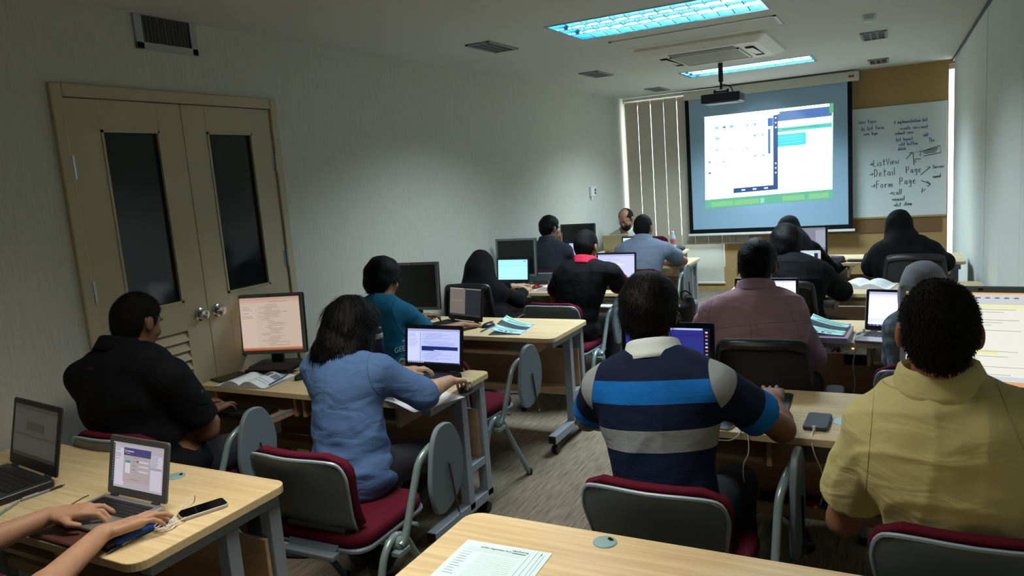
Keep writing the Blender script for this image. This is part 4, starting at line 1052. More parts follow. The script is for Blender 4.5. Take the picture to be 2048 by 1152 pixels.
        def fc(P):
            q = (P-Hc) @ HM.T
            d = C(P, .012)-.003*folds(P, seed+5, 1.1)-.0035*np.sin(42*(q[:, 0]*.6-q[:, 2]*.5+q[:, 1]*.9)+seed)*np.clip((.05-q[:, 2])*8+.3, 0, 1)
            face_ = np.linalg.norm((q-A_([0, .13, -.025]))/A_([.75, 1.0, 1.]), axis=1)-.075
            return np.maximum(d, -face_).astype(np.float32)
        lo, hi = C.bounds(.04); surface(fc, lo, hi, .0065, scarf.get('name', 'headscarf'), scarf['m'], root)
    if collar:
        cm_, op = collar; N0 = Nb+ax*.0; an_ = nrm(nrm(Hc-Nb)*.6+ax*.4-hf*0.0); N0 = N0+an_*collar_up
        crr = nrm(tr_-an_*np.dot(tr_, an_)); cff = np.cross(an_, crr); rr = .071*b**.3
        q_ = thick-.012; prof = [(rr+.010+q_, -.012), (rr+.002, .014), (rr-.002, .042), (rr+.003, .05), (rr+.010, .045), (rr+.018+q_*.5, .018), (rr+.028+q_, -.014)]
        mb = MB(); na = 30
        def fn(u, v):
            a = R(90+op)+u*R(360-2*op); k = v*(len(prof)-1); i = min(int(k), len(prof)-2); t = k-i
            r_ = prof[i][0]*(1-t)+prof[i+1][0]*t; z_ = prof[i][1]*(1-t)+prof[i+1][1]*t
            fr_ = math.sin(a); z_ -= .02*max(0, fr_)
            p = N0+an_*z_+crr*math.cos(a)*r_*1.04+cff*(math.sin(a)*r_)
            return p
        o = mb.grid(fn, na, 12).build('collar', cm_, None, smooth=True); o.parent = root; o.matrix_parent_inverse = Matrix.Translation(-root.location)
        sd = o.modifiers.new('solid', 'SOLIDIFY'); sd.thickness = .003; sd.offset = 0
    if glasses:
        g = MB(); 
        for s_ in (-1, 1):
            c = Hc+hr*s_*.033+hf*.104*hs-hu*.006
            pts = [c+hr*.025*math.cos(R(a))+hu*.017*math.sin(R(a)) for a in range(0, 360, 24)]
            g.tube(pts, .0016, 5, closed=True); g.tube([c+hr*s_*.025, Hc+hr*s_*.078*hs+hf*.07, Hc+hr*s_*.083*hs+hf*.0+hu*.0], .0016, 5)
        g.tube([Hc-hr*.008+hf*.108*hs-hu*.004, Hc+hr*.008+hf*.108*hs-hu*.004], .0016, 5)
        o = g.build('glasses', BLACKP, None); o.parent = root; o.matrix_parent_inverse = Matrix.Translation(-root.location)
    info = dict(Pp=Pp, Nb=Nb, ax=ax, tr=tr_, tf=tf, root=root, Hc=Hc, hf=hf, hr=hr, hu=hu, sh=sh, along=along)
    return info
def cloth(name, rgb, yoke=None, pleat=False, wrk=.2, **k):
    new = name not in _m
    m = mat(name, rgb, k.pop('rough', .85), bump=k.pop('bump', .35), scale=k.pop('scale', 300), var=k.pop('var', .05), spec=.2, **k)
    if not new: return m
    nt = m.node_tree; N = nt.nodes; L = nt.links; b = N['Principled BSDF']; bp0 = [n for n in N if n.type == 'BUMP'][0]
    tc = [n for n in N if n.type == 'TEX_COORD'][0]
    nz = N.new('ShaderNodeTexNoise'); nz.inputs['Scale'].default_value = 8; nz.inputs['Detail'].default_value = 2; nz.inputs['Distortion'].default_value = .7
    bp = N.new('ShaderNodeBump'); bp.inputs['Strength'].default_value = wrk; bp.inputs['Distance'].default_value = .03
    mp = N.new('ShaderNodeMapping'); mp.inputs['Rotation'].default_value = (.3, .5, .2); mp.inputs['Scale'].default_value = (1, 1, 2.2)
    L.new(tc.outputs['Object'], mp.inputs['Vector']); L.new(mp.outputs[0], nz.inputs['Vector']); L.new(nz.outputs['Fac'], bp.inputs['Height']); L.new(bp0.outputs['Normal'], bp.inputs['Normal']); last = bp
    def step(attr, a, w=.0012, ab=False, gate=None):
        nonlocal last
        at = N.new('ShaderNodeAttribute'); at.attribute_name = attr; src = at.outputs['Fac']
        if ab: mt = N.new('ShaderNodeMath'); mt.operation = 'ABSOLUTE'; L.new(src, mt.inputs[0]); src = mt.outputs[0]
        mr = N.new('ShaderNodeMapRange'); mr.inputs['From Min'].default_value = a-w; mr.inputs['From Max'].default_value = a+w; L.new(src, mr.inputs['Value']); out = mr.outputs['Result']
        if gate is not None:
            g = N.new('ShaderNodeAttribute'); g.attribute_name = 'tz'; gl = N.new('ShaderNodeMath'); gl.operation = 'LESS_THAN'; gl.inputs[1].default_value = gate
            mu = N.new('ShaderNodeMath'); mu.operation = 'MULTIPLY'; L.new(g.outputs['Fac'], gl.inputs[0]); L.new(out, mu.inputs[0]); L.new(gl.outputs[0], mu.inputs[1]); out = mu.outputs[0]
        b2 = N.new('ShaderNodeBump'); b2.inputs['Strength'].default_value = 1.; b2.inputs['Distance'].default_value = .0035; L.new(out, b2.inputs['Height']); L.new(last.outputs['Normal'], b2.inputs['Normal']); last = b2
    step('seam', 0.)
    if yoke: step('tz', yoke)
    if pleat: step('tx', .016, .001, True, yoke)
    L.new(last.outputs['Normal'], b.inputs['Normal'])
    return m
def P3(v): return A_([v[0], v[1], v[2]])
BLKP = cloth('black_polo_cloth', (9, 11, 17)); BLUE = cloth('chambray_blue', (84, 116, 164), scale=500, wrk=.4); TEAL = cloth('teal_tshirt', (14, 90, 122))
BLK = cloth('black_cloth', (7, 8, 12), var=.02); RED = cloth('red_collar_cloth', (196, 40, 72))
def stuckto(o, root):
    o.parent = root; o.matrix_parent_inverse = Matrix.Translation(-root.location); return o
def Y(px, py, y): return P3(aty(px, py, y))
def Z(px, py, z): return P3(atz(px, py, z))
# 1 heavy man in black polo, far left
i1 = person('heavy man in black polo typing on keyboard, seated at left by the double door', Y(274, 642, 2.03), 4, 16, (-2.84, 1.95), 8,
    {'R': dict(e=Y(414, 858, 2.07), w=Z(418, 822, .705), d=(-.12, 1, 0), curl=(12, 25, 20)), 'L': dict(e=(-3.13, 2.08, .76), w=Z(378, 812, .70), d=(.3, .95, 0))},
    sk='d', sw=.21, bulk=1.34, h=.0055, shirt=BLKP, hair='crop', strands=4000, collar=(BLKP, 18), belly=.03, seed=1, neck=Y(240, 705, 1.94), shR=Y(338, 752, 1.93), shL=Y(172, 755, 1.86), head_s=1.05)
# 2 woman in blue
i2 = person('woman with long black hair in light blue shirt using a mouse', Y(706, 652, 2.36), -8, 24, (-1.97, 2.2), 4,
    {'R': dict(e=Y(846, 788, 2.42), w=Y(899, 762, 2.66), d=(-.05, 1, -.25), curl=(25, 38, 25), s=.92), 'L': dict(e=(-2.28, 2.45, .80), w=Y(800, 742, 2.66), d=(.5, .87, -.1), s=.92)},
    sk='w', sw=.15, bulk=1.0, h=.0048, shirt=BLUE, sleeve='rolled', hair='long', strands=5000, collar=(BLUE, 25), seed=2.2, hem=.47, wr=.005, neck=Y(696, 722, 2.28), head_s=.95,
    shR=Y(762, 745, 2.30), shL=Y(634, 740, 2.27), feet=dict(L=(-2.16, 2.40), R=(-2.0, 2.34)), shoe=mat('taupe_boot', (112, 96, 84), .8))
# 3 teal
i3 = person('man with bushy hair, glasses and teal T-shirt at the third row laptop', Y(766, 556, 3.6), -14, 12, (-2.76, 3.47), -2,
    {'R': dict(e=Y(858, 672, 3.78), w=Y(925, 650, 4.02), d=(.5, .85, -.15), curl=(22, 35, 25)), 'L': dict(e=(-2.95, 3.85, .80), w=Y(832, 632, 4.08), d=(.75, .65, -.05))},
    sk='m', sw=.175, bulk=1.1, shirt=TEAL, hair='fringe', strands=2500, glasses=True, seed=3, slf=.72, h=.006, neck=Y(760, 605, 3.52), shR=Y(812, 632, 3.55), shL=Y(738, 630, 3.5))
# 4 black headscarf left
i4 = person('woman in black headscarf and abaya typing in front of the cyan laptop', Y(963, 532, 5.12), -10, 20, (-2.87, 4.98), -4,
    {'R': dict(e=Y(1035, 600, 5.2), w=Y(1047, 583, 5.42), d=(-.15, .95, .1), curl=(30, 35, 30)), 'L': dict(e=(-3.12, 5.3, .80), w=(-2.9, 5.47, .79), d=(.3, .9, 0))},
    sk='w', sw=.155, bulk=1.0, shirt=BLK, sleeve='long', hair=None, scarf=dict(m=BLK, w=.15, cape=.15), pants=BLK, seed=4)
# 5 black polo red collar
e5 = dict(R=Y(1246, 577, 5.2), L=Y(1110, 590, 5.2))
i5 = person('man in black polo with bright red collar and cuffs', Y(1172, 492, 5.06), -4, 10, (-2.13, 4.93), 0,
    {'R': dict(e=e5['R'], w=Y(1262, 572, 5.46), d=(.1, 1, .05)), 'L': dict(e=e5['L'], w=(-2.28, 5.47, .79), d=(.2, .95, 0))},
    sk='m', sw=.185, bulk=1.05, shirt=BLK, hair='short', strands=1200, collar=(RED, 18), seed=5, slf=.68, neck=Y(1170, 530, 4.99), hem=.45, shR=Y(1222, 545, 4.97), shL=Y(1125, 552, 4.97))
for k in 'RL':
    s0 = i5['sh'][k]; el = e5[k]; e1 = V(s0+(el-s0)*.68); dd = V(nrm(el-s0))
    mb = MB(); mb.lathe([(.066, -.014), (.081, -.014), (.082, .006), (.068, .006), (.066, -.014)], 20, look(e1, dd), cap=False)
    stuckto(mb.build('red_cuff', RED, None, smooth=True), i5['root'])
# 6 dark grey
CH = cloth('charcoal_shirt', (52, 56, 66))
i6 = person('man in dark grey shirt with glasses at the black monitor near the front', Y(1099, 456, 6.62), -22, 8, (-2.98, 6.48), -4,
    {'R': dict(e=Y(1142, 522, 6.75), w=Y(1118, 492, 6.85), d=(-.1, .3, .9)), 'L': dict(e=(-3.2, 6.85, .8), w=(-3.02, 7.02, .79), d=(.2, .95, 0))},
    sk='m', sw=.18, bulk=1.05, shirt=CH, hair='thick', glasses=True, sleeve='long', seed=6, collar=(CH, 20), neck=Y(1095, 487, 6.54), shR=Y(1132, 503, 6.52), shL=Y(1074, 502, 6.52))
# 7 grey-blue polo
GB = cloth('grey_blue_polo', (118, 134, 156))
i7 = person('man in grey-blue polo shirt leaning on the table by the instructor desk', Y(1286, 455, 6.63), 0, 12, (-2.1, 6.48), 0,
    {'R': dict(e=Y(1366, 522, 6.9), w=Y(1325, 528, 7.05), d=(-.95, .4, 0)), 'L': dict(e=(-2.45, 6.95, .80), w=(-2.25, 7.1, .785), d=(.6, .8, 0))},
    sk='m', sw=.19, bulk=1.1, shirt=GB, hair='crop', strands=800, collar=(GB, 18), seed=7, slf=.62, hem=.45, neck=Y(1285, 485, 6.55), shR=Y(1330, 500, 6.55), shL=Y(1246, 502, 6.55))
# 8 instructor, faces us
IN = cloth('pale_grey_shirt', (196, 194, 190))
i8 = person('instructor with beard and glasses in pale shirt looking down at his laptop', Y(1252, 437, 8.70), 170, 20, (-2.9, 8.98), 178,
    {'R': dict(e=Y(1212, 492, 8.62), w=Y(1235, 503, 8.42), d=(.4, -.9, -.05)), 'L': dict(e=Y(1294, 490, 8.65), w=(-2.72, 8.45, .79), d=(-.3, -.9, 0))},
    sk='m', sw=.185, bulk=1.1, shirt=IN, hair='bald', glasses=True, sleeve='mid', face=True, beard=True, collar=(IN, 30), seed=8, h=.005, hem=.5, neck=Y(1253, 464, 8.76), head_s=1.08,
    shR=Y(1226, 478, 8.76), shL=Y(1281, 478, 8.76))
# 9 striped polo
def ramp_mat():
    m = cloth('striped_polo_cloth', (20, 34, 66)); nt = m.node_tree; N = nt.nodes; L = nt.links; b = N['Principled BSDF']
    def ramp(attr, lo, hi, stops):
        a = N.new('ShaderNodeAttribute'); a.attribute_name = attr
        r = N.new('ShaderNodeMapRange'); r.inputs['From Min'].default_value = lo; r.inputs['From Max'].default_value = hi
        c = N.new('ShaderNodeValToRGB'); c.color_ramp.interpolation = 'CONSTANT'
        e = c.color_ramp.elements
        while len(e) < len(stops): e.new(1.)
        for el, (p, col) in zip(e, stops): el.position = max(0, min(1, (p-lo)/(hi-lo))); el.color = (*lin(col), 1)
        L.new(a.outputs['Fac'], r.inputs['Value']); L.new(r.outputs['Result'], c.inputs['Fac']); return c, a
    t, _ = ramp('tz', -.2, .6, STR)
    s_, a = ramp('sl', 0, 1.4, [(0, GR_), (.30, NV_), (.72, BL_), (.985, NV_)])
    g = N.new('ShaderNodeMath'); g.operation = 'GREATER_THAN'; g.inputs[1].default_value = 0.; a = N.new('ShaderNodeAttribute'); a.attribute_name = 'seam'
    mx = N.new('ShaderNodeMix'); mx.data_type = 'RGBA'
    L.new(a.outputs['Fac'], g.inputs[0]); L.new(g.outputs[0], mx.inputs[0]); L.new(t.outputs[0], mx.inputs[6]); L.new(s_.outputs[0], mx.inputs[7]); L.new(mx.outputs[2], b.inputs['Base Color'])
    return m
NV_, BL_, GR_ = (17, 28, 56), (16, 104, 186), (140, 148, 152)
def zz(py): return aty(1320, py, 2.12).z-.575
STR = [(-.2, NV_), (zz(908)-.008, GR_), (zz(862)-.014, NV_), (zz(808)-.02, BL_), (zz(762)-.02, NV_), (.6, GR_)]
i9 = person('man in navy polo shirt with bright blue and grey stripes and white collar', Y(1298, 622, 2.34), 4, 6, (-.66, 2.2), 0,
    {'R': dict(e=Y(1563, 858, 2.40), w=Y(1545, 803, 2.64), d=(-.12, 1, .12), curl=(15, 35, 25)), 'L': dict(e=Y(1176, 838, 2.40), w=(-.95, 2.64, .775), d=(.3, .95, 0))},
    sk='d', sw=.19, bulk=1.06, h=.005, shirt=ramp_mat(), hair='thick', strands=5000, collar=(cloth('white_collar_cloth', (206, 216, 216)), 16), collar_up=.0, slf=.68, seed=9, hem=.5, neck=Y(1308, 712, 2.27), wr=.003,
    shL=Y(1208, 776, 2.25), shR=Y(1430, 772, 2.22), head_s=1.06)
# 10 pink
PINK = cloth('pink_shirt', (168, 136, 148), yoke=.34, pleat=True, scale=500, wrk=.3)
i10 = person('man in dusty pink long-sleeved shirt', Y(1515, 528, 3.74), -2, 8, (-.55, 3.54), 0,
    {'R': dict(e=Y(1625, 712, 3.82), w=(-.46, 4.06, .785), d=(-.5, .85, 0)), 'L': dict(e=(-.95, 3.85, .78), w=(-.75, 4.07, .785), d=(.3, .9, 0))},
    sk='m', sw=.20, bulk=1.15, h=.006, shirt=PINK, hair='thick', strands=2500, sleeve='long', collar=(PINK, 18), seed=10, wr=.006, neck=Y(1512, 588, 3.67), shL=Y(1428, 628, 3.62), shR=Y(1580, 628, 3.62))
# 11 black jacket
i11 = person('person in black hooded jacket leaning on elbow over the fourth row table', Y(1572, 487, 5.2), 4, 12, (-.6, 5.02), -4,
    {'R': dict(e=Y(1682, 582, 5.38), w=(-.46, 5.6, .785), d=(-.8, .5, 0)), 'L': dict(e=(-.95, 5.35, .8), w=(-.8, 5.52, .785), d=(.3, .9, 0))},
    sk='m', sw=.18, bulk=1.1, shirt=BLK, hair='fringe', strands=1200, sleeve='long', thick=.02, seed=11, wr=.006, neck=Y(1585, 525, 5.12), shR=Y(1640, 548, 5.12), shL=Y(1560, 548, 5.1))
# 12 black headscarf reaching
i12 = person('woman in black headscarf reaching her right hand out over the pale table', Y(1578, 460, 6.85), 4, 16, (-.8, 6.62), -4,
    {'R': dict(e=Y(1665, 540, 6.98), w=Y(1690, 524, 7.15), d=(.5, .85, 0), curl=(30, 40, 30)), 'L': dict(e=(-1.05, 6.95, .8), w=(-.9, 7.15, .785), d=(.3, .9, 0))},
    sk='l', sw=.16, bulk=1., shirt=BLK, sleeve='long', hair=None, scarf=dict(m=cloth('near_black_scarf', (24, 25, 34)), w=.12), pants=BLK, seed=12, neck=(-.81, 6.76, .96))
# 13 big black headscarf
i13 = person('woman in long black headscarf sitting by the right-hand wall below the whiteboard', Y(1798, 452, 6.5), -2, 8, (.08, 6.3), 0,
    {'R': dict(e=Y(1885, 525, 6.5), w=(.3, 6.9, .79), d=(-.2, .95, 0)), 'L': dict(e=Y(1745, 532, 6.45), w=(-.2, 6.9, .79), d=(.2, .95, 0))},
    sk='l', sw=.19, bulk=1.15, shirt=BLK, sleeve='long', thick=.03, hair=None, scarf=dict(m=BLK, w=.14), pants=BLK, seed=13, hem=.45, wr=.005, neck=Y(1805, 490, 6.42), shL=Y(1762, 512, 6.4), shR=Y(1862, 508, 6.4), head_s=1.05)
# 14 grey headscarf
pat = cloth('patterned_blouse', (108, 124, 132)); nt = pat.node_tree; N = nt.nodes; L = nt.links
tc = N.new('ShaderNodeTexCoord'); vo = N.new('ShaderNodeTexVoronoi'); vo.inputs['Scale'].default_value = 26; cr = N.new('ShaderNodeValToRGB')
cr.color_ramp.elements[0].color = (*lin((122, 136, 142)), 1); cr.color_ramp.elements[1].color = (*lin((84, 100, 110)), 1); cr.color_ramp.elements[0].position = .32; cr.color_ramp.elements[1].position = .5
L.new(tc.outputs['Object'], vo.inputs['Vector']); L.new(vo.outputs['Distance'], cr.inputs[0]); L.new(cr.outputs[0], N['Principled BSDF'].inputs['Base Color'])
i14 = person('woman in grey headscarf and patterned blue-grey blouse with the silver laptop', Y(1846, 578, 3.8), 12, 14, (.14, 3.66), 4,
    {'R': dict(e=(.33, 3.85, .78), w=(.26, 4.1, .785), d=(-.3, .95, 0)), 'L': dict(e=Y(1795, 720, 3.78), w=Y(1812, 690, 4.05), d=(.3, .95, 0))},
    sk='l', sw=.15, bulk=1., shirt=pat, sleeve='long', thick=.014, hair=None, scarf=dict(m=cloth('grey_scarf', (136, 137, 146)), w=.1, drape=False), seed=14, h=.006,
    neck=Y(1840, 640, 3.72), shL=Y(1803, 662, 3.7), shR=Y(1905, 668, 3.7))
# 15 yellow shirt
YEL = cloth('pale_yellow_shirt', (206, 198, 140), yoke=.57, scale=600, bump=.2, wrk=.3)
i15 = person('man with cropped hair in pale yellow shirt with rolled sleeves, back to camera', Y(1877, 660, 1.99), 2, 4, (.17, 2.08), 0,
    {'R': dict(e=(.42, 2.28, .82), w=(.38, 2.58, .785), d=(-.2, .95, 0)), 'L': dict(e=Y(1686, 1040, 2.2), w=(-.14, 2.46, .77), d=(.2, .95, 0))},
    sk='m', sw=.19, bulk=1.12, h=.0048, shirt=YEL, hair='crop', strands=6000, sleeve='mid', slf=.70, sleeve_bulge=.018, collar=(YEL, 18), collar_up=.02, seed=15, wr=.006, neck=Y(1880, 775, 2.02), thick=.016, hem=.5,
    shL=Y(1752, 850, 2.06), shR=Y(2018, 850, 2.06), head_s=1.0)
# 16 typing at bottom left
i16 = person('person in maroon sleeves typing on the small silver laptop, only forearms in view', (-2.40, .80, 1.2), 0, 20, (-2.38, .66), 0,
    {'R': dict(e=Z(28, 1235, .76), w=Z(203, 1068, .795), d=(.25, .97, -.04), n=(-.15, 0, 1), curl=(6, 22, 20), spread=10, s=1.07), 'L': dict(e=Z(-110, 1120, .77), w=Z(98, 1032, .80), d=(.75, .66, -.02), curl=(14, 42, 25), spread=7, s=1.07)},
    sk='l', sw=.17, bulk=1.0, h=.0042, shirt=cloth('maroon_shirt', (70, 18, 48)), hair='short', sleeve='rolled', sleeve_bulge=.015, seed=16, neck=(-2.39, .74, 1.01))
# ================= THINGS ON THE TABLES =================
def rects_mesh(name, rs, M, w, h, parent, base=0.0004, em=True):
    """rs: (u0, v0, u1, v1, colour, strength); u right, v down, on a w x h face whose centre is M"""
    mb = MB(); ms = []; ix = {}
    for i, (u0, v0, u1, v1, col, s) in enumerate(rs):
        k = (col, s)
        if k not in ix:
            ix[k] = len(ms); ms.append(emit('screen_%d_%d_%d_%g' % (*col, s), col, s) if em else mat('print_%d_%d_%d' % col, col, .7))
        mb.m = ix[k]; z = base+i*.00006
        mb.add([((u0-.5)*w, (.5-v1)*h, z), ((u1-.5)*w, (.5-v1)*h, z), ((u1-.5)*w, (.5-v0)*h, z), ((u0-.5)*w, (.5-v0)*h, z)], [(0, 1, 2, 3)], M)
    return mb.build(name, ms, parent)
def lines(u0, u1, v0, v1, n, col, s, seed=0, th=.006, ragged=.5, indent=0.):
    r = random.Random(seed); o = []
    for i in range(n):
        if r.random() < .12: continue
        v = v0+(v1-v0)*i/max(1, n-1); a = u0+indent*r.random()
        o.append((a, v, a+(u1-a)*(1-ragged*r.random()), v+th, col, s))
    return o
def ide(bg, ink, s, seed, taskbar=None, hl=None, side=(236, 238, 250)):
    o = [(0, 0, 1, 1, bg, s), (0, 0, 1, .06, tuple(int(x*.86) for x in bg), s), (0, .1, .24, .93, side, s), (.245, .1, .25, .95, ink, s*.6)]
    o += lines(.02, .22, .13, .5, 12, ink, s*.6, seed, .006)+lines(.28, .95, .13, .88, 24, ink, s*.6, seed+1, .006, .7, .12)+lines(.02, .9, .02, .05, 2, ink, s*.6, seed+3, .006)
    if hl: o += [(.28, .5, .97, .6, hl, s), (.28, .6, .52, .63, hl, s)]
    if taskbar: o += [(0, .955, 1, 1, taskbar, s)]+[(.02+i*.04, .965, .04+i*.04, .99, (210, 215, 230), s) for i in range(8)]
    return o
def laptop(label, loc, rz, w, d, h, tilt, rs, body=BLACKP, lid=None, bezel=None, base_t=.02, bz=(.016, .016, .03), low_keys=True, apple=False, cover=None):
    t = thing('laptop', label, 'laptop', loc, rz)
    lid = lid or body; bezel = bezel or body
    b = MB().prism(rrect(-w/2, w/2, -d, 0, .012, 4), .002, base_t, bev=.003).build('base', body, t)
    MB().box(-w*.42, w*.42, -d*.58, -d*.1, base_t-.002, base_t+.0006).build('keyboard_well', KEY if not apple else mat('alu_well', (120, 122, 126), .5, .4), b)
    kb = MB(); rows = 5; kw = w*.84/14
    for r in range(rows):
        for c in range(14):
            x = -w*.42+c*kw; y = -d*.12-(r+1)*d*.088
            if r == rows-1 and 3 <= c <= 8:
                if c == 3: kb.box(x+.001, x+kw*6-.001, y+.001, y+d*.088-.0015, base_t+.0006, base_t+.0025)
                continue
            kb.box(x+.001, x+kw-.001, y+.001, y+d*.088-.0015, base_t+.0006, base_t+.0025)
    kb.build('keyboard', KEY, t)
    MB().box(-w*.16, w*.16, -d*.95, -d*.64, base_t-.001, base_t+.0004).build('touchpad', SILVER if apple else DARKG, t)
    MB().tube([(-w*.4, 0, base_t), (-w*.3, 0, base_t)], .006, 8).tube([(w*.3, 0, base_t), (w*.4, 0, base_t)], .006, 8).build('hinge', DARKG, t)
    M = Matrix.Rotation(R(90-tilt), 4, 'X'); M.translation = (0, .004, base_t+.002)   # x across, y up the lid, z towards the user
    M = Matrix.Translation((0, .004, base_t+.002)) @ Matrix.Rotation(R(90-tilt), 4, 'X')
    l = MB().prism(rrect(-w/2, w/2, 0, h, .01, 4), -.008, 0, M, bev=.002).build('screen_lid', lid, t)
    MB().prism(rrect(-w/2+.003, w/2-.003, .003, h-.003, .008, 4), 0, .0006, M).build('bezel', bezel, l)
    sw_, sh_ = w-2*bz[0], h-bz[1]-bz[2]
    Mc = M @ Matrix.Translation((0, bz[2]+sh_/2, .0006))
    rects_mesh('screen_image', rs, Mc, sw_, sh_, l, .0002)
    MB().lathe([(.002, 0), (.002, .0003)], 8, M @ Matrix.Translation((0, h-bz[1]/2, .0007))).build('webcam', BLACKM, l)
    return t
def hinge_at(a, b, z): # two pixels on the hinge line -> loc, rz, length
    p, q = atz(*a, z), atz(*b, z); c = (p+q)/2; v = q-p; return (c.x, c.y), math.atan2(v.y, v.x), v.length
# silver small laptop of the nearest hands, on a brown folder
LX = (-2.185, 1.40)
fo = thing('leather_folder', 'brown leather folder under the small silver laptop', 'folder', (LX[0]+.01, 1.26, TH), R(-1))
MB().prism(rrect(-.165, .155, -.118, .11, .012, 4), .0005, .013, bev=.004).build('cover', mat('brown_leather', (84, 52, 42), .45, bump=.25, scale=200), fo)
MB().box(-.158, .149, -.112, .10, .004, .010).build('pages', PAPER, fo)
rs = [(0, 0, 1, 1, (206, 196, 204), .5), (0, .02, .035, 1, (70, 66, 80), .4), (0, 0, 1, .035, (190, 186, 196), .5), (.05, .12, .24, .95, (225, 218, 232), .55), (.76, .2, .98, .95, (222, 216, 230), .55), (.22, .1, .76, .86, (200, 186, 188), .5),
      (.22, .1, .76, .27, (84, 80, 140), .5), (.24, .14, .27, .21, (170, 175, 120), .5), (.28, .16, .42, .19, (200, 200, 220), .5), (.28, .215, .35, .23, (180, 180, 205), .45), (.26, .38, .36, .43, (70, 165, 175), .5), (.26, .43, .36, .66, (228, 226, 236), .55),
      (.48, .36, .72, .395, (226, 222, 230), .55), (.48, .36, .53, .395, (90, 130, 120), .5), (.53, .46, .72, .49, (226, 222, 230), .55), (.53, .57, .72, .60, (226, 222, 230), .55), (.4, .3, .52, .31, (200, 110, 110), .5), (.4, .38, .46, .39, (120, 100, 110), .5),
      (.4, .47, .46, .48, (120, 100, 110), .5), (.4, .56, .47, .57, (120, 100, 110), .5), (.36, .78, .56, .79, (190, 110, 110), .5), (.76, .45, .98, .5, (180, 176, 190), .5)]
rs += lines(.06, .22, .14, .36, 8, (120, 115, 130), .4, 5, .008)+lines(.78, .95, .22, .42, 7, (120, 115, 130), .4, 6, .008)+[(.008, .06+i*.06, .028, .09+i*.06, (150, 150, 165), .4) for i in range(14)]
laptop('small silver laptop with a purple window on its screen, typed on by two hands', (LX[0], LX[1], TH+.0135), R(-.5), .298, .19, .192, 13, rs, SILVER, mat('lid_aluminium', (118, 120, 122), .45, .55), mat('bezel_aluminium', (112, 114, 116), .5, .4), .014, (.022, .02, .026), apple=True)
# dark laptop at far left
rs = [(0, 0, 1, 1, (92, 88, 84), .32), (0, .0, 1, .08, (76, 74, 70), .3), (.3, .3, .72, .47, (74, 72, 66), .3), (0, .56, 1, .6, (80, 78, 74), .3), (.1, .62, .9, .86, (96, 92, 88), .32), (0, .93, 1, 1, (54, 54, 54), .3)]
laptop('dark wide laptop with dimmed screen at the left edge', (-2.845, 1.445, TH), R(-7), .385, .25, .25, 13, rs, mat('dark_laptop_shell', (52, 56, 60), .35, .4), None, BLACKP, .026, (.022, .02, .04))
# pens
def pen(label, a, b, z, cols, r=.0048, grp=None):
    p, q = atz(*a, z+.005), atz(*b, z+.005); t = thing('pen', label, 'pen', (p.x, p.y, z), math.atan2(q.y-p.y, q.x-p.x), grp); L = (q-p).length
    M = Matrix.Translation((0, 0, r)) @ Matrix.Rotation(R(90), 4, 'Y')
    MB().lathe([(.0008, 0), (.003, .010), (r, .016), (r, L*.35)], 10, M).build('grip', cols[0], t, smooth=True)
    MB().lathe([(r*.95, L*.35), (r*.95, L*.92), (r*.7, L*.94), (r*.6, L)], 10, M).build('barrel', cols[1], t, smooth=True)
    MB().box(L*.6, L*.95, -.0015, .0015, 2*r-.001, 2*r+.002).build('clip', cols[2], t)
    return t
DK, LG = mat('pen_dark', (40, 42, 50), .4), mat('pen_clear', (190, 196, 200), .25)
pen('grey and black pen lying beside the dark laptop at far left', (130, 969), (40, 1001), TH, (DK, mat('pen_grey', (120, 130, 140), .4), LG))
pen('blue and clear pen at the very left edge of the table', (-25, 1044), (37, 1003), TH, (mat('pen_blue', (30, 90, 150), .4), mat('pen_teal_grey', (120, 140, 130), .4), LG))
pen('clear barrel pen with black grip at the table edge', (212, 1108), (296, 1060), TH, (DK, LG, mat('pen_blue', (0, 0, 0))))
# blue pouch
pb = thing('pen_case', 'bright blue zipped pen case beside the small silver laptop', 'pen case', (-1.992, 1.30, TH), R(88))
MB().prism(rrect(-.11, .075, -.022, .022, .012, 4), .001, .022, bev=.006).build('body', mat('bright_blue_cloth', (20, 84, 178), .6), pb, smooth=True)
MB().box(-.135, -.11, -.016, .016, .006, .02).build('tab', mat('blue_case_tab', (28, 34, 38), .6), pb)
# phone and cable
pa, pq = atz(350, 1032, TH+.01), atz(442, 990, TH+.01)
def phone(label, c, rz, l, w, scr=BLACKM, th=.009, edge=SILVER, z=TH, ul=None):
    t = thing('phone', label, 'phone', (c[0], c[1], z), rz)
    MB().prism(rrect(-l/2, l/2, -w/2, w/2, .012, 5), .0005, th, bev=.002).build('body', edge, t, smooth=True)
    MB().prism(rrect(-l/2+.002, l/2-.002, -w/2+.002, w/2-.002, .011, 5), th-.0002, th+.0006).build('screen', scr, t)
    return t
PG = mat('phone_glass', (10, 11, 13), .12)
phone('black phone with pale edge and charging cable near the table corner', (-1.935, 1.455), R(66), .142, .068, PG, .012, mat('phone_edge', (176, 172, 164), .4))
cc = thing('charging_cable', 'coiled white charging cable between blue pen case and phone', 'cable', (-1.945, 1.33, TH))
mb = MB(); pts = []
for k in range(64):
    a = k/64*2*PI*4; r_ = .030+.006*math.sin(k*.9); pts.append((r_*math.cos(a)*.75, r_*math.sin(a)*1.0, .006+.010*(k/64)+.003*math.sin(k*.7)))
pts += [(.02, .05, .012), (.0, .07, .01), (-.005, .078, .008)]
mb.tube(pts, .0016, 6); mb.tube([(.0, .0, .008), (-.02, .06, .02), (-.02, .12, .05), (-.035, .13, .02), (-.05, .11, .01)], .0014, 6, sub=4)
mb.build('cord', CABLEW, cc, smooth=True); MB().box(-.008, 0, .07, .085, .004, .010, bev=.001).build('plug', CABLEW, cc)
ec = thing('earphone_cable', 'thin dark cable looping left of the typing hands', 'cable', (-2.5, 1.2, TH))
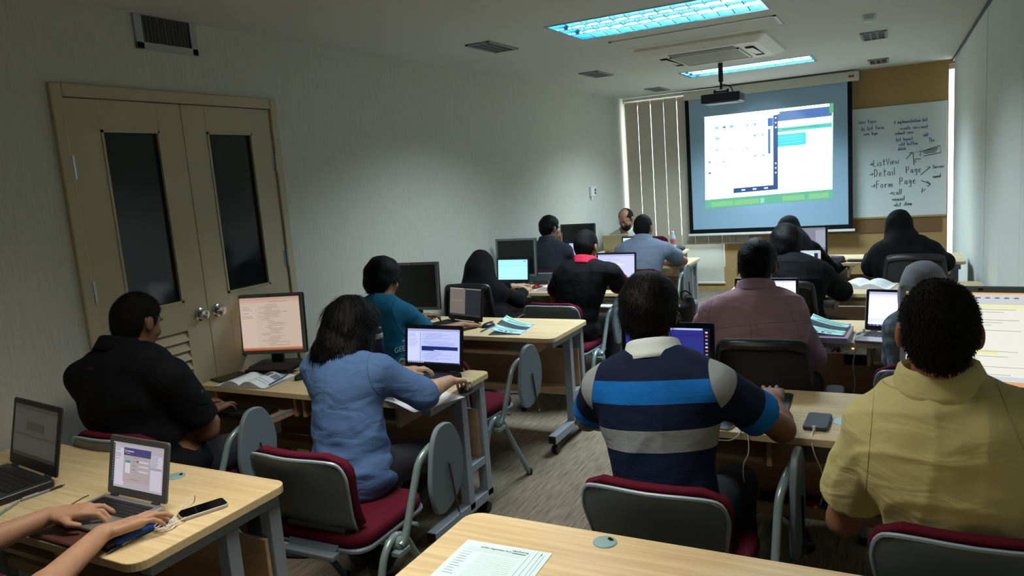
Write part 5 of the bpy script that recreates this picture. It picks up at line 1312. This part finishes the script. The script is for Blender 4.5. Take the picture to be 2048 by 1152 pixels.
MB().tube([P3(atz(x, y, TH+.003))-A_([-2.5, 1.2, TH]) for x, y in ((-10, 1062), (30, 1046), (70, 1040), (92, 1040), (130, 1016), (165, 996), (178, 990))], .0015, 5, sub=4).build('cord', CABLEB, ec)
# forms
fa, fb_ = atz(936, 1079, TH+.004), atz(1092, 1106, TH+.004); fr_ = math.atan2(fb_.y-fa.y, fb_.x-fa.x)
fc_ = Matrix.Rotation(fr_, 3, 'Z') @ V((.105, -.1485, 0))+fa
fb = thing('paper_forms', 'fanned stack of pale student registration forms on the near right table', 'papers', (fc_.x, fc_.y, TH), fr_)
a4 = (.21, .297)
for i, (dx, dy, ang) in enumerate(((.038, .006, 1.2), (.014, -.001, 1.), (0, 0, 0))):
    M = Matrix.Translation((dx, dy, .001+i*.0012)) @ Matrix.Rotation(R(ang), 4, 'Z')
    f = MB().box(-a4[0]/2, a4[0]/2, -a4[1]/2, a4[1]/2, 0, .0006, M).build('sheet', mat('form_paper', (214, 242, 244), .8), fb)
    r_ = [(.93, .06, .935, 1, (60, 90, 150), 1)]
    if i == 2:
        r_ += [(.06, .1, .86, .102, (90, 110, 120), 1), (.06, .125, .86, .127, (90, 110, 120), 1), (.06, .15, .86, .152, (90, 110, 120), 1)]
        r_ += lines(.08, .24, .19, .55, 10, (110, 130, 140), 1, 4, .004, .4)+[(.32, .2+j*.03, .86, .202+j*.03, (120, 150, 160), 1) for j in range(14)]
    rects_mesh('printing', r_, M @ Matrix.Translation((0, 0, .0007)), a4[0], a4[1], f, .0001, False)
    tx = M @ Matrix.Translation((.062, a4[1]/2-.017, .0009))
    text('logo_text', 'techone', .014, mat('print_navy', (50, 70, 110), .7), f, tx); MB().box(.042, .082, a4[1]/2-.029, a4[1]/2-.026, .0007, .0009, M).build('logo_line', mat('print_navy', (0, 0, 0)), f)
    if i == 2: text('heading', 'Student Registration Form', .0085, mat('print_dark', (60, 80, 90), .7), f, M @ Matrix.Translation((-.006, a4[1]/2-.024, .0009)))
# ---------- monitors
def monitor(label, loc, rz, rs, frame_m=None, w=.405, h=.345, z0=.07, tilt=4, off=False):
    t = thing('monitor', label, 'monitor', loc, rz)
    fm_ = frame_m or mat('monitor_silver', (128, 132, 134), .4, .35)
    M = Matrix.Translation((0, 0, z0)) @ Matrix.Rotation(R(90-tilt), 4, 'X')
    MB().prism(rrect(-w/2, w/2, 0, h, .008, 3), -.03, 0, M, bev=.003).build('back_case', BLACKP, t)
    bz = .019
    f = MB()
    f.box(-w/2, w/2, h-bz, h, 0, .006, M, bev=.002).box(-w/2, w/2, 0, bz*1.15, 0, .006, M, bev=.002).box(-w/2, -w/2+bz, 0, h, 0, .006, M, bev=.002).box(w/2-bz, w/2, 0, h, 0, .006, M, bev=.002)
    f.build('bezel', fm_, t)
    Mc = M @ Matrix.Translation((0, h/2+bz*.07, .001))
    rects_mesh('screen_image', rs, Mc, w-2*bz+.001, h-2.1*bz, t, .0002)
    MB().box(-.007, .007, h-.012, h-.004, .006, .0068, M).build('badge', DARKG, t)
    MB().box(-.05, .05, h*.3, h*.6, -.07, -.03, M, bev=.006).box(-.035, .035, .03, .06, .01, h*.5+z0, None, bev=.005).build('neck', BLACKP, t)
    MB().prism(rrect(-.13, .13, -.09, .11, .03, 5), .0005, .014, bev=.004).build('stand_base', BLACKP, t)
    return t
OFF = [(0, 0, 1, 1, (10, 11, 13), .02)]
rs = [(0, 0, 1, 1, (226, 200, 182), .56), (0, 0, 1, .05, (206, 168, 150), .6), (0, .05, 1, .1, (216, 182, 162), .6), (.01, .16, .26, .95, (230, 206, 190), .56), (0, .945, 1, .975, (196, 150, 100), .6), (0, .97, 1, 1, (190, 92, 66), .6)]
rs += lines(.03, .22, .17, .38, 8, (120, 96, 86), .4, 1, .005)+lines(.3, .8, .08, .9, 30, (130, 104, 94), .42, 2, .005, .75, .2)
mc = (atz(535, 738, TH)); monitor('monitor with glowing peach-coloured code screen by the double door', (-3.172, 2.99, TH), R(18), rs)
monitor('switched-off silver-framed monitor behind the man in teal', (-3.10, 4.3, TH), R(6), OFF)
monitor('switched-off silver-framed monitor behind the cyan laptop', (-3.065, 5.86, TH), R(0), OFF, z0=.075)
monitor('switched-off dark monitor near the instructor', (-3.1, 7.42, TH), R(0), OFF, mat('dark_bezel', (60, 66, 70), .4), z0=.085, h=.33)
rs = [(0, 0, 1, 1, (236, 236, 226), .78), (0, 0, 1, .02, (236, 176, 96), .8), (0, .02, 1, .13, (216, 218, 222), .7), (0, .14, 1, .165, (236, 236, 150), .8), (0, .95, 1, 1, (226, 168, 120), .75), (.1, .63, .62, .655, (236, 236, 140), .8), (0, .9, 1, .945, (214, 224, 232), .7)]
rs += lines(.05, .8, .18, .88, 26, (150, 150, 146), .5, 8, .004, .8)+[(.05+i*.06, .05, .08+i*.06, .065, (120, 130, 150), .6) for i in range(12)]
monitor('large silver monitor with bright white page beside the man in yellow', (.245, 2.86, TH), R(-5), rs, mat('monitor_blue_silver', (142, 158, 176), .4, .3), w=.48, h=.355, z0=.125)
rs = [(0, 0, 1, 1, (166, 164, 186), .5), (.78, .1, 1, .8, (190, 192, 214), .55), (0, .9, 1, 1, (120, 120, 140), .4), (.1, .2, .6, .7, (156, 152, 176), .5)]
monitor('black-framed monitor with pale lilac screen below the projection screen', (-.80, 7.45, TH), R(0), rs, BLACKP, w=.43, h=.27, z0=.03)
# ---------- other laptops
rs = ide((176, 184, 236), (96, 104, 170), .95, 11, (26, 28, 46), (20, 36, 104), (190, 196, 240))
laptop('black laptop with bright blue-white code window used by the woman in blue', (-2.08, 2.985, TH), R(0), .35, .235, .228, 10, rs, BLACKM, BLACKM, BLACKP, .03, (.018, .02, .034))
rs = [(0, 0, .5, 1, (150, 140, 130), .42), (.5, 0, 1, 1, (52, 56, 66), .35), (0, 0, .44, .04, (190, 184, 176), .5), (.52, 0, 1, .04, (150, 150, 150), .5), (.06, .44, .42, .47, (176, 168, 158), .45), (0, .93, 1, 1, (70, 72, 80), .35)]+lines(.04, .46, .08, .9, 16, (128, 120, 112), .4, 14, .006)
laptop('black laptop with half grey, half dark code screen, right of the man in teal', (-2.62, 4.19, TH), R(-17), .345, .235, .235, 8, rs, BLACKP, None, None, .024)
rs = [(0, 0, 1, 1, (160, 240, 240), 1.05), (0, 0, 1, .05, (140, 214, 224), 1.), (0, .3, 1, .33, (126, 216, 220), .95), (.86, .06, .95, .1, (70, 140, 170), .8)]+lines(.05, .9, .1, .36, 6, (120, 200, 206), .9, 15, .008)
laptop('black laptop with glowing cyan screen in front of the woman in black headscarf', (-3.08, 5.80, TH), R(0), .33, .23, .225, 8, rs, BLACKP, None, None, .024)
rs = [(0, 0, 1, 1, (196, 198, 236), .95), (0, 0, 1, .08, (170, 172, 220), .9), (.3, .38, .72, .46, (214, 214, 240), 1.), (.3, .37, .72, .375, (110, 110, 150), .7), (.3, .46, .72, .465, (110, 110, 150), .7), (0, .94, 1, 1, (90, 120, 190), .8)]+lines(.05, .6, .12, .32, 6, (150, 150, 196), .8, 16, .008)+lines(.05, .8, .5, .85, 8, (160, 160, 206), .85, 17, .008)
laptop('black laptop with pale lilac screen used by the man with the red collar', (-2.11, 5.83, TH), R(0), .355, .24, .25, 8, rs, BLACKP, None, None, .024)
rs = [(0, 0, 1, 1, (196, 204, 250), 1.05), (0, 0, 1, .1, (160, 170, 230), .95)]+lines(.1, .9, .2, .85, 9, (150, 158, 210), .8, 18, .012)
laptop('black laptop with bright screen facing the man in dark grey', (-3.03, 7.3, TH), R(0), .30, .21, .21, 8, rs, BLACKP)
rs = [(0, 0, 1, 1, (150, 206, 240), 1.05), (.7, .2, 1, .9, (90, 110, 160), .9), (0, 0, 1, .1, (200, 230, 250), 1.1)]
laptop('black laptop with light blue screen facing the man in grey-blue polo', (-2.44, 7.42, TH), R(-3), .345, .23, .235, 8, rs, BLACKP)
laptop('tan-backed laptop of the instructor seen from behind', (-2.94, 8.22, TH), R(184), .31, .21, .20, 14, rs, mat('tan_lid', (176, 166, 140), .45), mat('tan_lid', (0, 0, 0)), BLACKP, .018)
rs = [(0, 0, 1, 1, (54, 50, 150), .6), (0, .0, .92, .035, (170, 190, 230), .9), (.93, 0, 1, 1, (18, 20, 44), .5), (.03, .3, .3, .62, (80, 78, 190), .6), (.44, .55, .66, .8, (74, 70, 180), .65), (0, .12, .92, .16, (46, 50, 140), .55), (0, .2, .92, .85, (50, 56, 150), .58)]
rs += [(.95, .06+i*.07, .978, .09+i*.07, ((220, 220, 230), (230, 120, 80), (90, 140, 230), (200, 160, 220))[i % 4], .8) for i in range(11)]
laptop('large black laptop with dark violet-blue desktop behind the striped polo man', (-.875, 2.99, TH), R(0), .405, .265, .275, 4, rs, BLACKP, None, mat('glossy_black_bezel', (10, 10, 12), .15), .028, (.02, .024, .03))
rs = ide((232, 236, 250), (150, 160, 200), 1.05, 21, (120, 130, 160))
laptop('silver-framed laptop with white screen in front of the man in pink', (-.685, 4.42, TH), R(-1), .36, .24, .245, 6, rs, BLACKP, None, BLACKP, .024)
rs = ide((216, 236, 250), (130, 160, 200), 1.0, 22)+[(.9, 0, 1, 1, (40, 50, 90), .5)]
laptop('white laptop with bright screen in front of the person in black jacket', (-.66, 5.86, TH), R(0), .30, .21, .235, 6, rs, WHITEP, WHITEP, WHITEP, .018, (.02, .02, .03))
rs = [(0, 0, 1, 1, (236, 240, 255), 1.1), (0, 0, 1, .07, (180, 180, 210), .9), (0, .07, 1, .14, (210, 214, 240), 1.), (0, .95, 1, 1, (60, 66, 130), .6), (0, .78, 1, .9, (206, 214, 240), 1.)]+[(.02+i*.06, .955, .06+i*.06, .995, ((90, 120, 220), (200, 110, 160), (120, 180, 220))[i % 3], .8) for i in range(15)]+lines(.12, .9, .2, .75, 12, (190, 214, 230), .95, 23, .006)
laptop('silver laptop with black-bordered white screen facing the grey headscarf woman', (.0, 4.21, TH), R(-12), .325, .225, .222, 12, rs, SILVER, SILVER, BLACKP, .016, (.016, .016, .026), apple=True)
# ---------- books and paper
def open_book(label, loc, rz, w, h, hump=.018, pics=(), th=.008, curl=.0):
    t = thing('open_book', label, 'book', loc, rz)
    def side(s):
        def fn(u, v): x = s*w*u; return (x, (v-.5)*h, .003+th*(1-u*.7)*0+hump*math.sin(PI*min(1, u*1.15+.05))*(1-u*.45)+th*.5*(1-u)+curl*u*u*v)
        return fn
    pg = MB()
    for s in (-1, 1):
        f = side(s)
        pg.grid((lambda u, v, f=f: f(u, v)) if s > 0 else (lambda u, v, f=f: f(1-u, v)), 14, 6, thick=.0)
    o = pg.build('pages', PAPER, t, smooth=True)
    bl = MB()
    for s in (-1, 1):
        f = side(s)
        for vv in (0, 1):
            q = [f(k/14, vv) for k in range(15)]
            bl.add([(p[0], p[1], p[2]-.0002) for p in q]+[(p[0]*1., p[1], .001) for p in q], [(k, k+1, k+16, k+15) for k in range(14)])
        q = [f(1, k/6) for k in range(7)]; bl.add([tuple(p) for p in q]+[(p[0], p[1], .001) for p in q], [(k, k+1, k+8, k+7) for k in range(6)])
    bl.build('page_block', mat('page_edges', (196, 196, 200), .8), t)
    MB().box(-w*1.01, w*1.01, -h/2*1.01, h/2*1.01, .0002, .0012).build('cover', mat('book_cover_blue', (70, 100, 150), .6), t)
    if pics:
        mb = MB(); ms = []
        for i, (s, u0, v0, u1, v1, col) in enumerate(pics):
            f = side(s); m_ = mat('print_%d_%d_%d' % col, col, .7)
            if m_ not in ms: ms.append(m_)
            mb.m = ms.index(m_)
            def g(u, v, f=f, u0=u0, u1=u1, v0=v0, v1=v1): p = f(u0+(u1-u0)*u, v0+(v1-v0)*v); return (p[0], p[1], p[2]+.0006)
            mb.grid(g if s > 0 else (lambda u, v, g=g: g(1-u, v)), 5, 3)
        mb.build('print', ms, o)
    return t
txt = (150, 156, 170)
c = atz(468, 758, TH)
open_book('open illustrated book below the peach-coloured monitor', (-3.02, 2.70, TH), R(6), .165, .25, .034, [(1, .2, .5, .5, .72, (96, 100, 112)), (1, .55, .5, .85, .72, (130, 136, 150)), (-1, .3, .2, .9, .6, (176, 184, 204)), (1, .15, .3, .8, .32, txt), (1, .15, .2, .8, .22, txt), (-1, .2, .7, .8, .72, txt)])
open_book('open book and loose sheet under the blue sleeve of the woman', (-2.06, 2.70, TH+.003), R(-22), .15, .22, .03, [(1, .15, .1*k, .85, .1*k+.015, (196, 202, 220)) for k in range(2, 9)])
ls = thing('paper_sheet', 'loose white sheet overhanging the table edge under the elbow', 'paper', (-1.94, 2.655, TH), R(-22))
MB().grid(lambda u, v: ((u-.5)*.34, (v-.5)*.27, .0012+.012*math.sin(PI*u)**2*(1-v)), 12, 4, thick=.0006).build('sheet', PAPER, ls, smooth=True)
open_book('thick open book beside the red mouse', (-2.60, 5.66, TH), R(3), .15, .27, .035, [(1, .15, .1*k, .85, .1*k+.02, (190, 198, 216)) for k in range(2, 9)], .015)
open_book('thick open book on the fourth row table below the black headscarf', (-.21, 5.80, TH), R(-12), .19, .27, .035, [(1, .15, .1*k, .85, .1*k+.015, (200, 206, 216)) for k in range(2, 9)], .016)
def booklet(label, loc, rz, w=.21, h=.297, lift=.085, base_t=.006, flip=1, under=(178, 190, 226)):
    t = thing('booklet', label, 'booklet', loc, rz)
    MB().box(-w/2, w/2, -h/2, h/2, .0003, base_t).build('pages', mat('booklet_page_%d' % under[0], under, .7), t)
    def fn(u, v):
        x = w/2*flip-u*w*flip*(.97-.05*u); return (x, (v-.5)*h, base_t+.002+lift*u**1.8*(.45+.55*v))
    bands = [(0, .16, (176, 222, 224)), (.16, .24, (150, 200, 196)), (.24, .36, (170, 226, 228)), (.36, .66, (46, 66, 66)), (.66, .88, (172, 220, 236)), (.88, .94, (104, 166, 100)), (.94, 1, (176, 224, 200))]
    mb = MB(); ms = []
    for v0, v1, col in bands:
        m_ = mat('print_%d_%d_%d' % col, col, .5); ms.append(m_); mb.m = len(ms)-1
        mb.grid((lambda u, v, v0=v0, v1=v1: fn(u, v0+(v1-v0)*v)) if flip < 0 else (lambda u, v, v0=v0, v1=v1: fn(1-u, v0+(v1-v0)*v)), 14, 3)
    m_ = mat('print_dark_teal', (40, 84, 96), .6); ms.append(m_); mb.m = len(ms)-1
    for u0, u1, v0, v1 in ((.2, .8, .80, .822), (.12, .85, .74, .765), (.3, .42, .07, .11), (.48, .56, .05, .13), (.62, .78, .07, .11), (.2, .5, .19, .205), (.25, .7, .29, .30)):
        mb.grid(lambda u, v: (lambda p: (p[0], p[1], p[2]+.0006))(fn(u1+(u0-u1)*u if flip > 0 else u0+(u1-u0)*u, v0+(v1-v0)*v)), 8, 1)
    o = mb.build('cover', ms, t, smooth=True)
    sd = o.modifiers.new('solid', 'SOLIDIFY'); sd.thickness = .0006; sd.offset = -1
    return t
booklet('booklet with curled green and white cover on the teal man\'s table', (-2.19, 4.07, TH), R(8), lift=.06)
booklet('curled green and white booklet lying on a thicker book by the man in pink', (-.34, 4.17, TH+.032), R(-4), .21, .297, .05, .004)
bk = thing('book', 'thick blue-paged book with pink edge under the curled booklet', 'book', (-.325, 4.13, TH), R(-3))
MB().box(-.105, .105, -.148, .15, .003, .028).build('pages', mat('bluish_pages', (150, 166, 206), .7), bk); MB().box(-.108, .108, -.15, .152, .0003, .003).box(-.108, .108, -.15, .152, .028, .031).build('cover', mat('pinkish_cover', (150, 122, 136), .6), bk)
nb = thing('notebook', 'black hardcover notebook in front of the peach-coloured monitor', 'notebook', (-3.03, 2.85, TH+.03), R(14))
MB().box(-.13, .13, -.085, .085, .012, .03, bev=.002).build('cover', BLACKM, nb); MB().box(-.12, .127, -.0845, .08, .015, .027).build('pages', PAPER, nb)
nb.location.z = TH+.012
tb = thing('tablet', 'dark tablet lying at the left edge beside the illustrated book', 'tablet', (-3.235, 2.72, TH), R(78))
MB().prism(rrect(-.09, .09, -.06, .06, .01, 4), .0005, .008, bev=.002).build('body', BLACKP, tb); MB().box(-.08, .08, -.053, .053, .008, .0086).build('screen', PG, tb)
pen('dark blue pen tucked under the curled booklet', (960, 664), (990, 650), TH, (DK, mat('pen_blue', (0, 0, 0)), DK))
pen('blue pen on the illustrated open book', (536, 771), (574, 750), TH+.018, (mat('pen_blue', (0, 0, 0)), mat('pen_blue', (0, 0, 0)), LG))
def mouse(label, loc, rz, m=None):
    t = thing('mouse', label, 'mouse', loc, rz); s = S(); s.ell((0, 0, .008), (.03, .052, .024), None, .01)
    mm = m or BLACKP
    o = surface(lambda P: np.maximum(s(P), .001-P[:, 2]), (-.045, -.07, -.004), (.045, .07, .05), .0032, 'body', mm, None); o.parent = t
    MB().box(-.0008, .0008, .0, .045, .0265, .0335).build('button_gap', BLACKM, t); m_ = Matrix.Translation((0, .025, .0295)) @ Matrix.Rotation(R(90), 4, 'Y')
    MB().lathe([(.005, -.003), (.006, 0), (.005, .003)], 10, m_).build('wheel', DARKG, t)
    return t
mouse('small dark mouse left of the black notebook', (-3.2, 2.93, TH), R(40))
mouse('black mouse at the left elbow of the woman in blue', (-2.79, 2.80, TH), R(10))
mouse('black mouse under the right hand of the woman in blue', (-1.775, 2.80, TH), R(0))
mouse('black mouse under the right hand of the man in teal', (-2.40, 4.13, TH), R(-20))
mouse('glossy red mouse on the fourth row table at left', (-2.775, 5.67, TH), R(-30), mat('red_gloss', (120, 20, 24), .2))
mouse('black mouse under the reaching hand on the front table', (-.46, 7.23, TH), R(-20))
# keyboard on the pulled-out tray
kb = thing('keyboard', 'black computer keyboard on the pulled-out tray at left', 'keyboard', (-2.96, 2.50, TH-.108), R(3))
MB().prism(rrect(-.21, .21, -.075, .075, .01, 4), .0005, .016, bev=.003).build('case', BLACKP, kb)
k = MB()
for r in range(5):
    for c in range(20):
        x = -.2+c*.02; k.box(x+.001, x+.019, -.066+r*.024, -.045+r*.024, .016, .022)
k.build('keys', KEY, kb)
dk = thing('docking_station', 'dark docking station box beneath the monitor behind the red mouse', 'docking station', (-2.93, 5.88, TH), 0)
dk.location = (-2.80, 5.9, TH)
MB().box(-.11, .1, -.03, .05, .0005, .035, bev=.004).build('body', DARKG, dk); MB().box(.04, .1, -.034, -.03, .008, .03).build('panel', mat('dock_grey', (120, 124, 126), .5), dk)
# flask of the woman
fl = thing('flask', 'dark blue steel flask standing between the woman in blue and the laptop', 'flask', (-2.475, 3.06, TH), 0)
MB().lathe([(.034, .0005), (.036, .004), (.036, .165), (.034, .17)], 22).build('body', mat('navy_steel', (20, 28, 54), .3, .4), fl, smooth=True)
MB().lathe([(.0355, .17), (.0365, .172), (.0365, .192), (.034, .196)], 22).build('steel_band', SILVER, fl, smooth=True)
MB().lathe([(.033, .196), (.033, .225), (.027, .232), (.004, .233)], 22).build('lid', BLACKP, fl, smooth=True)
# second row right
mm = thing('mouse_pad', 'dark rounded pad under the hand of the man in striped polo', 'mouse pad', (-.405, 2.90, TH), R(2))
MB().prism(rrect(-.045, .045, -.165, .175, .015, 5), .0003, .006, bev=.002).build('pad', mat('dark_green_pad', (30, 42, 42), .6), mm)
mm.location = (-.415, 2.9, TH)
phone('phone with lit screen half hidden by the striped sleeve', (-.555, 2.66), R(75), .13, .066, mat('phone_glass', (0, 0, 0)), .009, SILVER)
ph = phone('dark power bank with white cable between striped polo and yellow shirt', (-.256, 2.745), R(88), .165, .082, mat('slate_shell', (44, 54, 64), .45), .014, mat('slate_shell', (0, 0, 0)))
ph.name = 'power_bank'; ph['category'] = 'power bank'
def cable(label, pts, m=CABLEW, r=.0022, plug=True, grp=None, cat='cable'):
    p0 = A_(pts[0]); t = thing('charging_cable', label, cat, tuple(p0), 0, grp)
    MB().tube([tuple(A_(p)-p0) for p in pts], r, 6, sub=6).build('cord', m, t, smooth=True)
    if plug:
        d = nrm(A_(pts[1])-p0); MB().box(-.0055, .0055, -.006, .012, -.003, .003, look((0, 0, 0), tuple(d)), bev=.001).build('plug', m, t)
    return t
pz = TH+.008
def C(px, py, y): return P3(aty(px, py, y))
cable('white cable hanging from the dark power bank over the table edge', [P3(atz(1628, 858, pz)), C(1623, 876, 2.60), C(1628, 905, 2.56), C(1642, 940, 2.56), C(1650, 975, 2.58), C(1640, 1010, 2.7)])
cable('white cable hanging from the phone beside the striped polo', [P3(atz(1487, 855, pz)), C(1495, 868, 2.56), C(1497, 905, 2.53), C(1487, 930, 2.5), C(1489, 965, 2.5), C(1505, 995, 2.6)])
cable('short white cable looping left from the lit phone', [P3(atz(1482, 852, pz)), C(1478, 868, 2.56), C(1462, 880, 2.54), C(1440, 880, 2.56), C(1428, 876, 2.6)])
cable('grey network cable running over the table edge beside the silver laptop', [C(1728, 662, 4.14), C(1712, 668, 4.08), C(1708, 680, 4.0), C(1711, 700, 3.98), C(1706, 730, 4.0), C(1710, 765, 4.05), C(1707, 790, 4.1)], mat('grey_cable', (190, 190, 182), .5), .003)
pl = thing('network_plug', 'small blue network plug at the left side of the silver laptop', 'plug', (-.152, 4.19, TH), R(10))
MB().box(-.03, .012, -.008, .008, .004, .016, bev=.002).build('plug', mat('blue_plug', (30, 80, 150), .4), pl); MB().tube([(-.03, 0, .009), (-.05, -.005, .006)], .004, 6).build('boot', mat('blue_plug', (0, 0, 0)), pl)
pp = thing('paper_sheet', 'pale blue sheet corner showing beside the yellow sleeve', 'paper', (-.11, 2.82, TH), R(-32))
MB().grid(lambda u, v: ((u-.5)*.15, (v-.5)*.2, .0012), 3, 3, thick=.0006).build('sheet', mat('bluish_sheet', (190, 222, 240), .7), pp)
# power strips with red lights on the cable tray and floor
for (lab, px, py, yy_, leds) in (('black power strip with glowing red switches under the striped man\'s table', 1600, 1012, 2.965, ((1538, 1010), (1600, 1013), (1633, 1017))),
                                 ('black power strip with red light under the pink-shirted man\'s table', 1715, 720, 4.44, ((1706, 697),))):
    p = P3(aty(px, py, yy_)); t = thing('power_strip', lab, 'power strip', tuple(p), 0, 'power strips with red lights')
    L_ = .14 if len(leds) > 1 else .05
    MB().box(-L_-.02, L_+.02, 0, .045, -.03, .03, bev=.005).build('body', BLACKP, t)
    for q in leds:
        v = P3(aty(*q, yy_))-p; MB().box(v[0]-.006, v[0]+.006, -.003, .001, v[2]-.004, v[2]+.004, bev=.001).build('switch_light', LED, t)
    if len(leds) > 1:
        for i in range(4): MB().lathe([(.016, 0), (.016, .002)], 14, look((-.1+i*.06, -.001, .005), (0, -1, 0))).build('socket', DARKG, t)
# front left desk things
bt = thing('water_bottle', 'clear plastic water bottle with red label on the instructor desk', 'bottle', (-2.245, 8.15, TH), 0)
PET = mat('clear_pet', (205, 225, 235), .08); nt = PET.node_tree; tr = nt.nodes.new('ShaderNodeBsdfTransparent'); tr.inputs[0].default_value = (.85, .92, .96, 1); mx = nt.nodes.new('ShaderNodeMixShader'); mx.inputs[0].default_value = .6
nt.links.new(nt.nodes['Principled BSDF'].outputs[0], mx.inputs[1]); nt.links.new(tr.outputs[0], mx.inputs[2]); nt.links.new(mx.outputs[0], nt.nodes['Material Output'].inputs[0])
MB().lathe([(.028, .0005), (.032, .006), (.032, .07), (.029, .08), (.032, .09), (.032, .15), (.026, .18), (.013, .205), (.012, .215)], 20).build('body', PET, bt, smooth=True)
MB().lathe([(.0325, .095), (.0325, .145)], 20, cap=False).build('label', mat('red_label', (180, 90, 90), .6), bt, smooth=True)
MB().lathe([(.014, .212), (.014, .23), (.012, .232)], 14).build('cap', mat('bottle_cap', (190, 215, 230), .4), bt)
po_ = thing('pouch', 'small dark camouflage pouch beside the water bottle', 'pouch', (-2.185, 8.22, TH), R(20))
s = S(); s.ell((0, 0, .03), (.055, .035, .034), None, .01)
o = surface(lambda P: np.maximum(s(P)-.004*folds(P, 2, 3), .001-P[:, 2]), (-.08, -.06, -.005), (.08, .06, .08), .005, 'body', mat('camo', (30, 34, 38), .8, var=.7, scale=40, tint=(84, 84, 76)), None); o.parent = po_
MB().tube([(-.05, 0, .05), (0, -.005, .066), (.05, 0, .05)], .003, 5, sub=4).build('zip', DARKG, po_)
tp = thing('tablet', 'flat tablet with pale blue screen at the elbow of the grey-blue polo man', 'tablet', (-2.06, 7.13, TH), R(8))
MB().prism(rrect(-.12, .1, -.085, .08, .012, 4), .0005, .009, bev=.002).build('body', DARKG, tp); MB().box(-.105, .085, -.07, .065, .009, .0096).build('screen', emit('tablet_screen', (150, 200, 235), .8), tp)
pc = thing('pencil_case', 'purple and black pencil case beside the reaching hand', 'pencil case', (-.51, 7.2, TH), R(-25))
s2 = S(); s2.cone((-.08, 0, .022), (.08, 0, .022), .024, .02, .01)
o = surface(lambda P: np.maximum(s2(P)-.003*folds(P, 3, 3), .001-P[:, 2]), (-.12, -.05, -.005), (.12, .05, .07), .005, 'body', mat('purple_case', (76, 56, 88), .7, var=.5, scale=30), None); o.parent = pc
MB().tube([(-.09, 0, .044), (.09, 0, .044)], .003, 5).build('zip', BLACKP, pc)
gl = thing('glasses_case', 'long dark case on the pale table beside the woman in long headscarf', 'case', (-.33, 7.1, TH), R(-8))
MB().prism(rrect(-.07, .07, -.022, .022, .015, 4), .0005, .024, bev=.006).build('body', DARKG, gl, smooth=True); MB().box(-.07, .07, -.0225, .0225, .012, .0135).build('seam', BLACKP, gl)
bs = thing('book', 'open paper lying on the lower shelf tray beside the black polo man', 'book', (-2.02, 5.48, TH-.108), R(-6))
MB().box(-.1, .1, -.09, .13, .0005, .012, bev=.002).build('pages', PAPER, bs); MB().box(-.102, .102, -.092, .132, .0002, .0025).build('cover', mat('book_cover_blue', (0, 0, 0)), bs)
# floor bag with cable heap, under the woman's chair
bg_ = thing('bag', 'dark blue bag lying flat on the carpet left of the woman\'s chair', 'bag', (-2.56, 2.46, 0), R(12))
s3 = S(); s3.ell((0, 0, .012), (.17, .12, .03), None, .01)
o = surface(lambda P: np.maximum(s3(P)-.006*folds(P, 4, 1.5), .002-P[:, 2]), (-.22, -.16, -.004), (.22, .16, .08), .008, 'body', mat('dark_blue_bag', (30, 38, 56), .8), None); o.parent = bg_
MB().tube([(-.12, .09, .03), (-.05, .13, .05), (.06, .12, .03)], .006, 6, sub=4).build('strap', BLACKP, bg_)
ch = thing('cable_heap', 'heap of grey-white cable on the dark blue bag on the floor', 'cable', (-2.54, 2.41, .045), 0)
mb = MB(); rg = random.Random(4); pts = []
for k in range(120):
    a = k*.55; rx, ry = .07+.03*math.sin(k*.13), .045+.02*math.sin(k*.21+1); pts.append((rx*math.cos(a)+.03*math.sin(k*.07), ry*math.sin(a)+.01*math.cos(k*.3), .006+.022*(.5+.5*math.sin(k*.47))))
mb.tube(pts, .0045, 6).build('cord', mat('greywhite_cable', (176, 188, 192), .5), ch, smooth=True)
MB().box(-.12, -.07, -.04, -.01, .002, .02, bev=.004).build('plug', mat('greywhite_cable', (0, 0, 0)), ch)
# prints on clothing, as thin decals sitting on the cloth
def decal(info, body, size, px, py, m, tilt=(0, -1, .1), shear=0., name='print', d=None, upv=(0, 0, 1)):
    o_ = V((0, 0, CAMZ)); dr = ray(px, py).normalized(); best = None
    sh_ = [c for c in info['root'].children if c.name.startswith('shirt')][0]
    mi = Matrix.Translation(info['root'].location).inverted() if False else Matrix.Identity(4)
    hit, loc, no, ix = sh_.ray_cast(o_, dr)
    if not hit: return
    n = 0; ax = V((0, 0, 0))
    for du in (-12, 0, 12):
        for dv in (-8, 0, 8):
            h2, l2, n2, _ = sh_.ray_cast(o_, ray(px+du, py+dv).normalized())
            if h2: ax += n2; n += 1
    M = look(loc+ax.normalized()*.003, ax.normalized(), upv)
    t = text(name, body, size, m, None, M, .0004, shear); stuckto(t, info['root'])
bpy.context.view_layer.update()
decal(i1, '- = = -', .02, 182, 737, mat('orange_print', (140, 80, 48), .7), shear=.3)
decal(i1, 'm', .024, 404, 782, mat('green_print', (40, 120, 90), .7))
decal(i3, 'GEEK', .045, 803, 698, mat('pale_print', (150, 200, 205), .7)); decal(i3, 'W', .022, 806, 682, mat('pale_print', (0, 0, 0)))

bb = thing('hand_bag', 'small soft black bag standing on the table left of the man in pink', 'bag', (-1.0, 4.22, TH), R(5))
p = aty(1373, 612, 4.22); bb.location = (p.x, 4.22, TH)
s4 = S(); s4.cone((0, 0, .05), (.01, 0, p.z-TH-.01), .05, .042, .02); s4.cone((.01, 0, p.z-TH), (.015, 0, p.z-TH+.04), .042, .03, .02)
o = surface(lambda P: np.maximum(s4(P)-.004*folds(P, 6, 2), .001-P[:, 2]), (-.09, -.09, -.004), (.1, .09, .3), .006, 'body', mat('black_bag_cloth', (14, 15, 18), .85), None); o.parent = bb
MB().tube([(-.02, 0, p.z-TH+.03), (-.03, 0, p.z-TH+.075), (0, 0, p.z-TH+.09), (.03, 0, p.z-TH+.065)], .005, 6, sub=4).build('strap', BLACKM, bb)
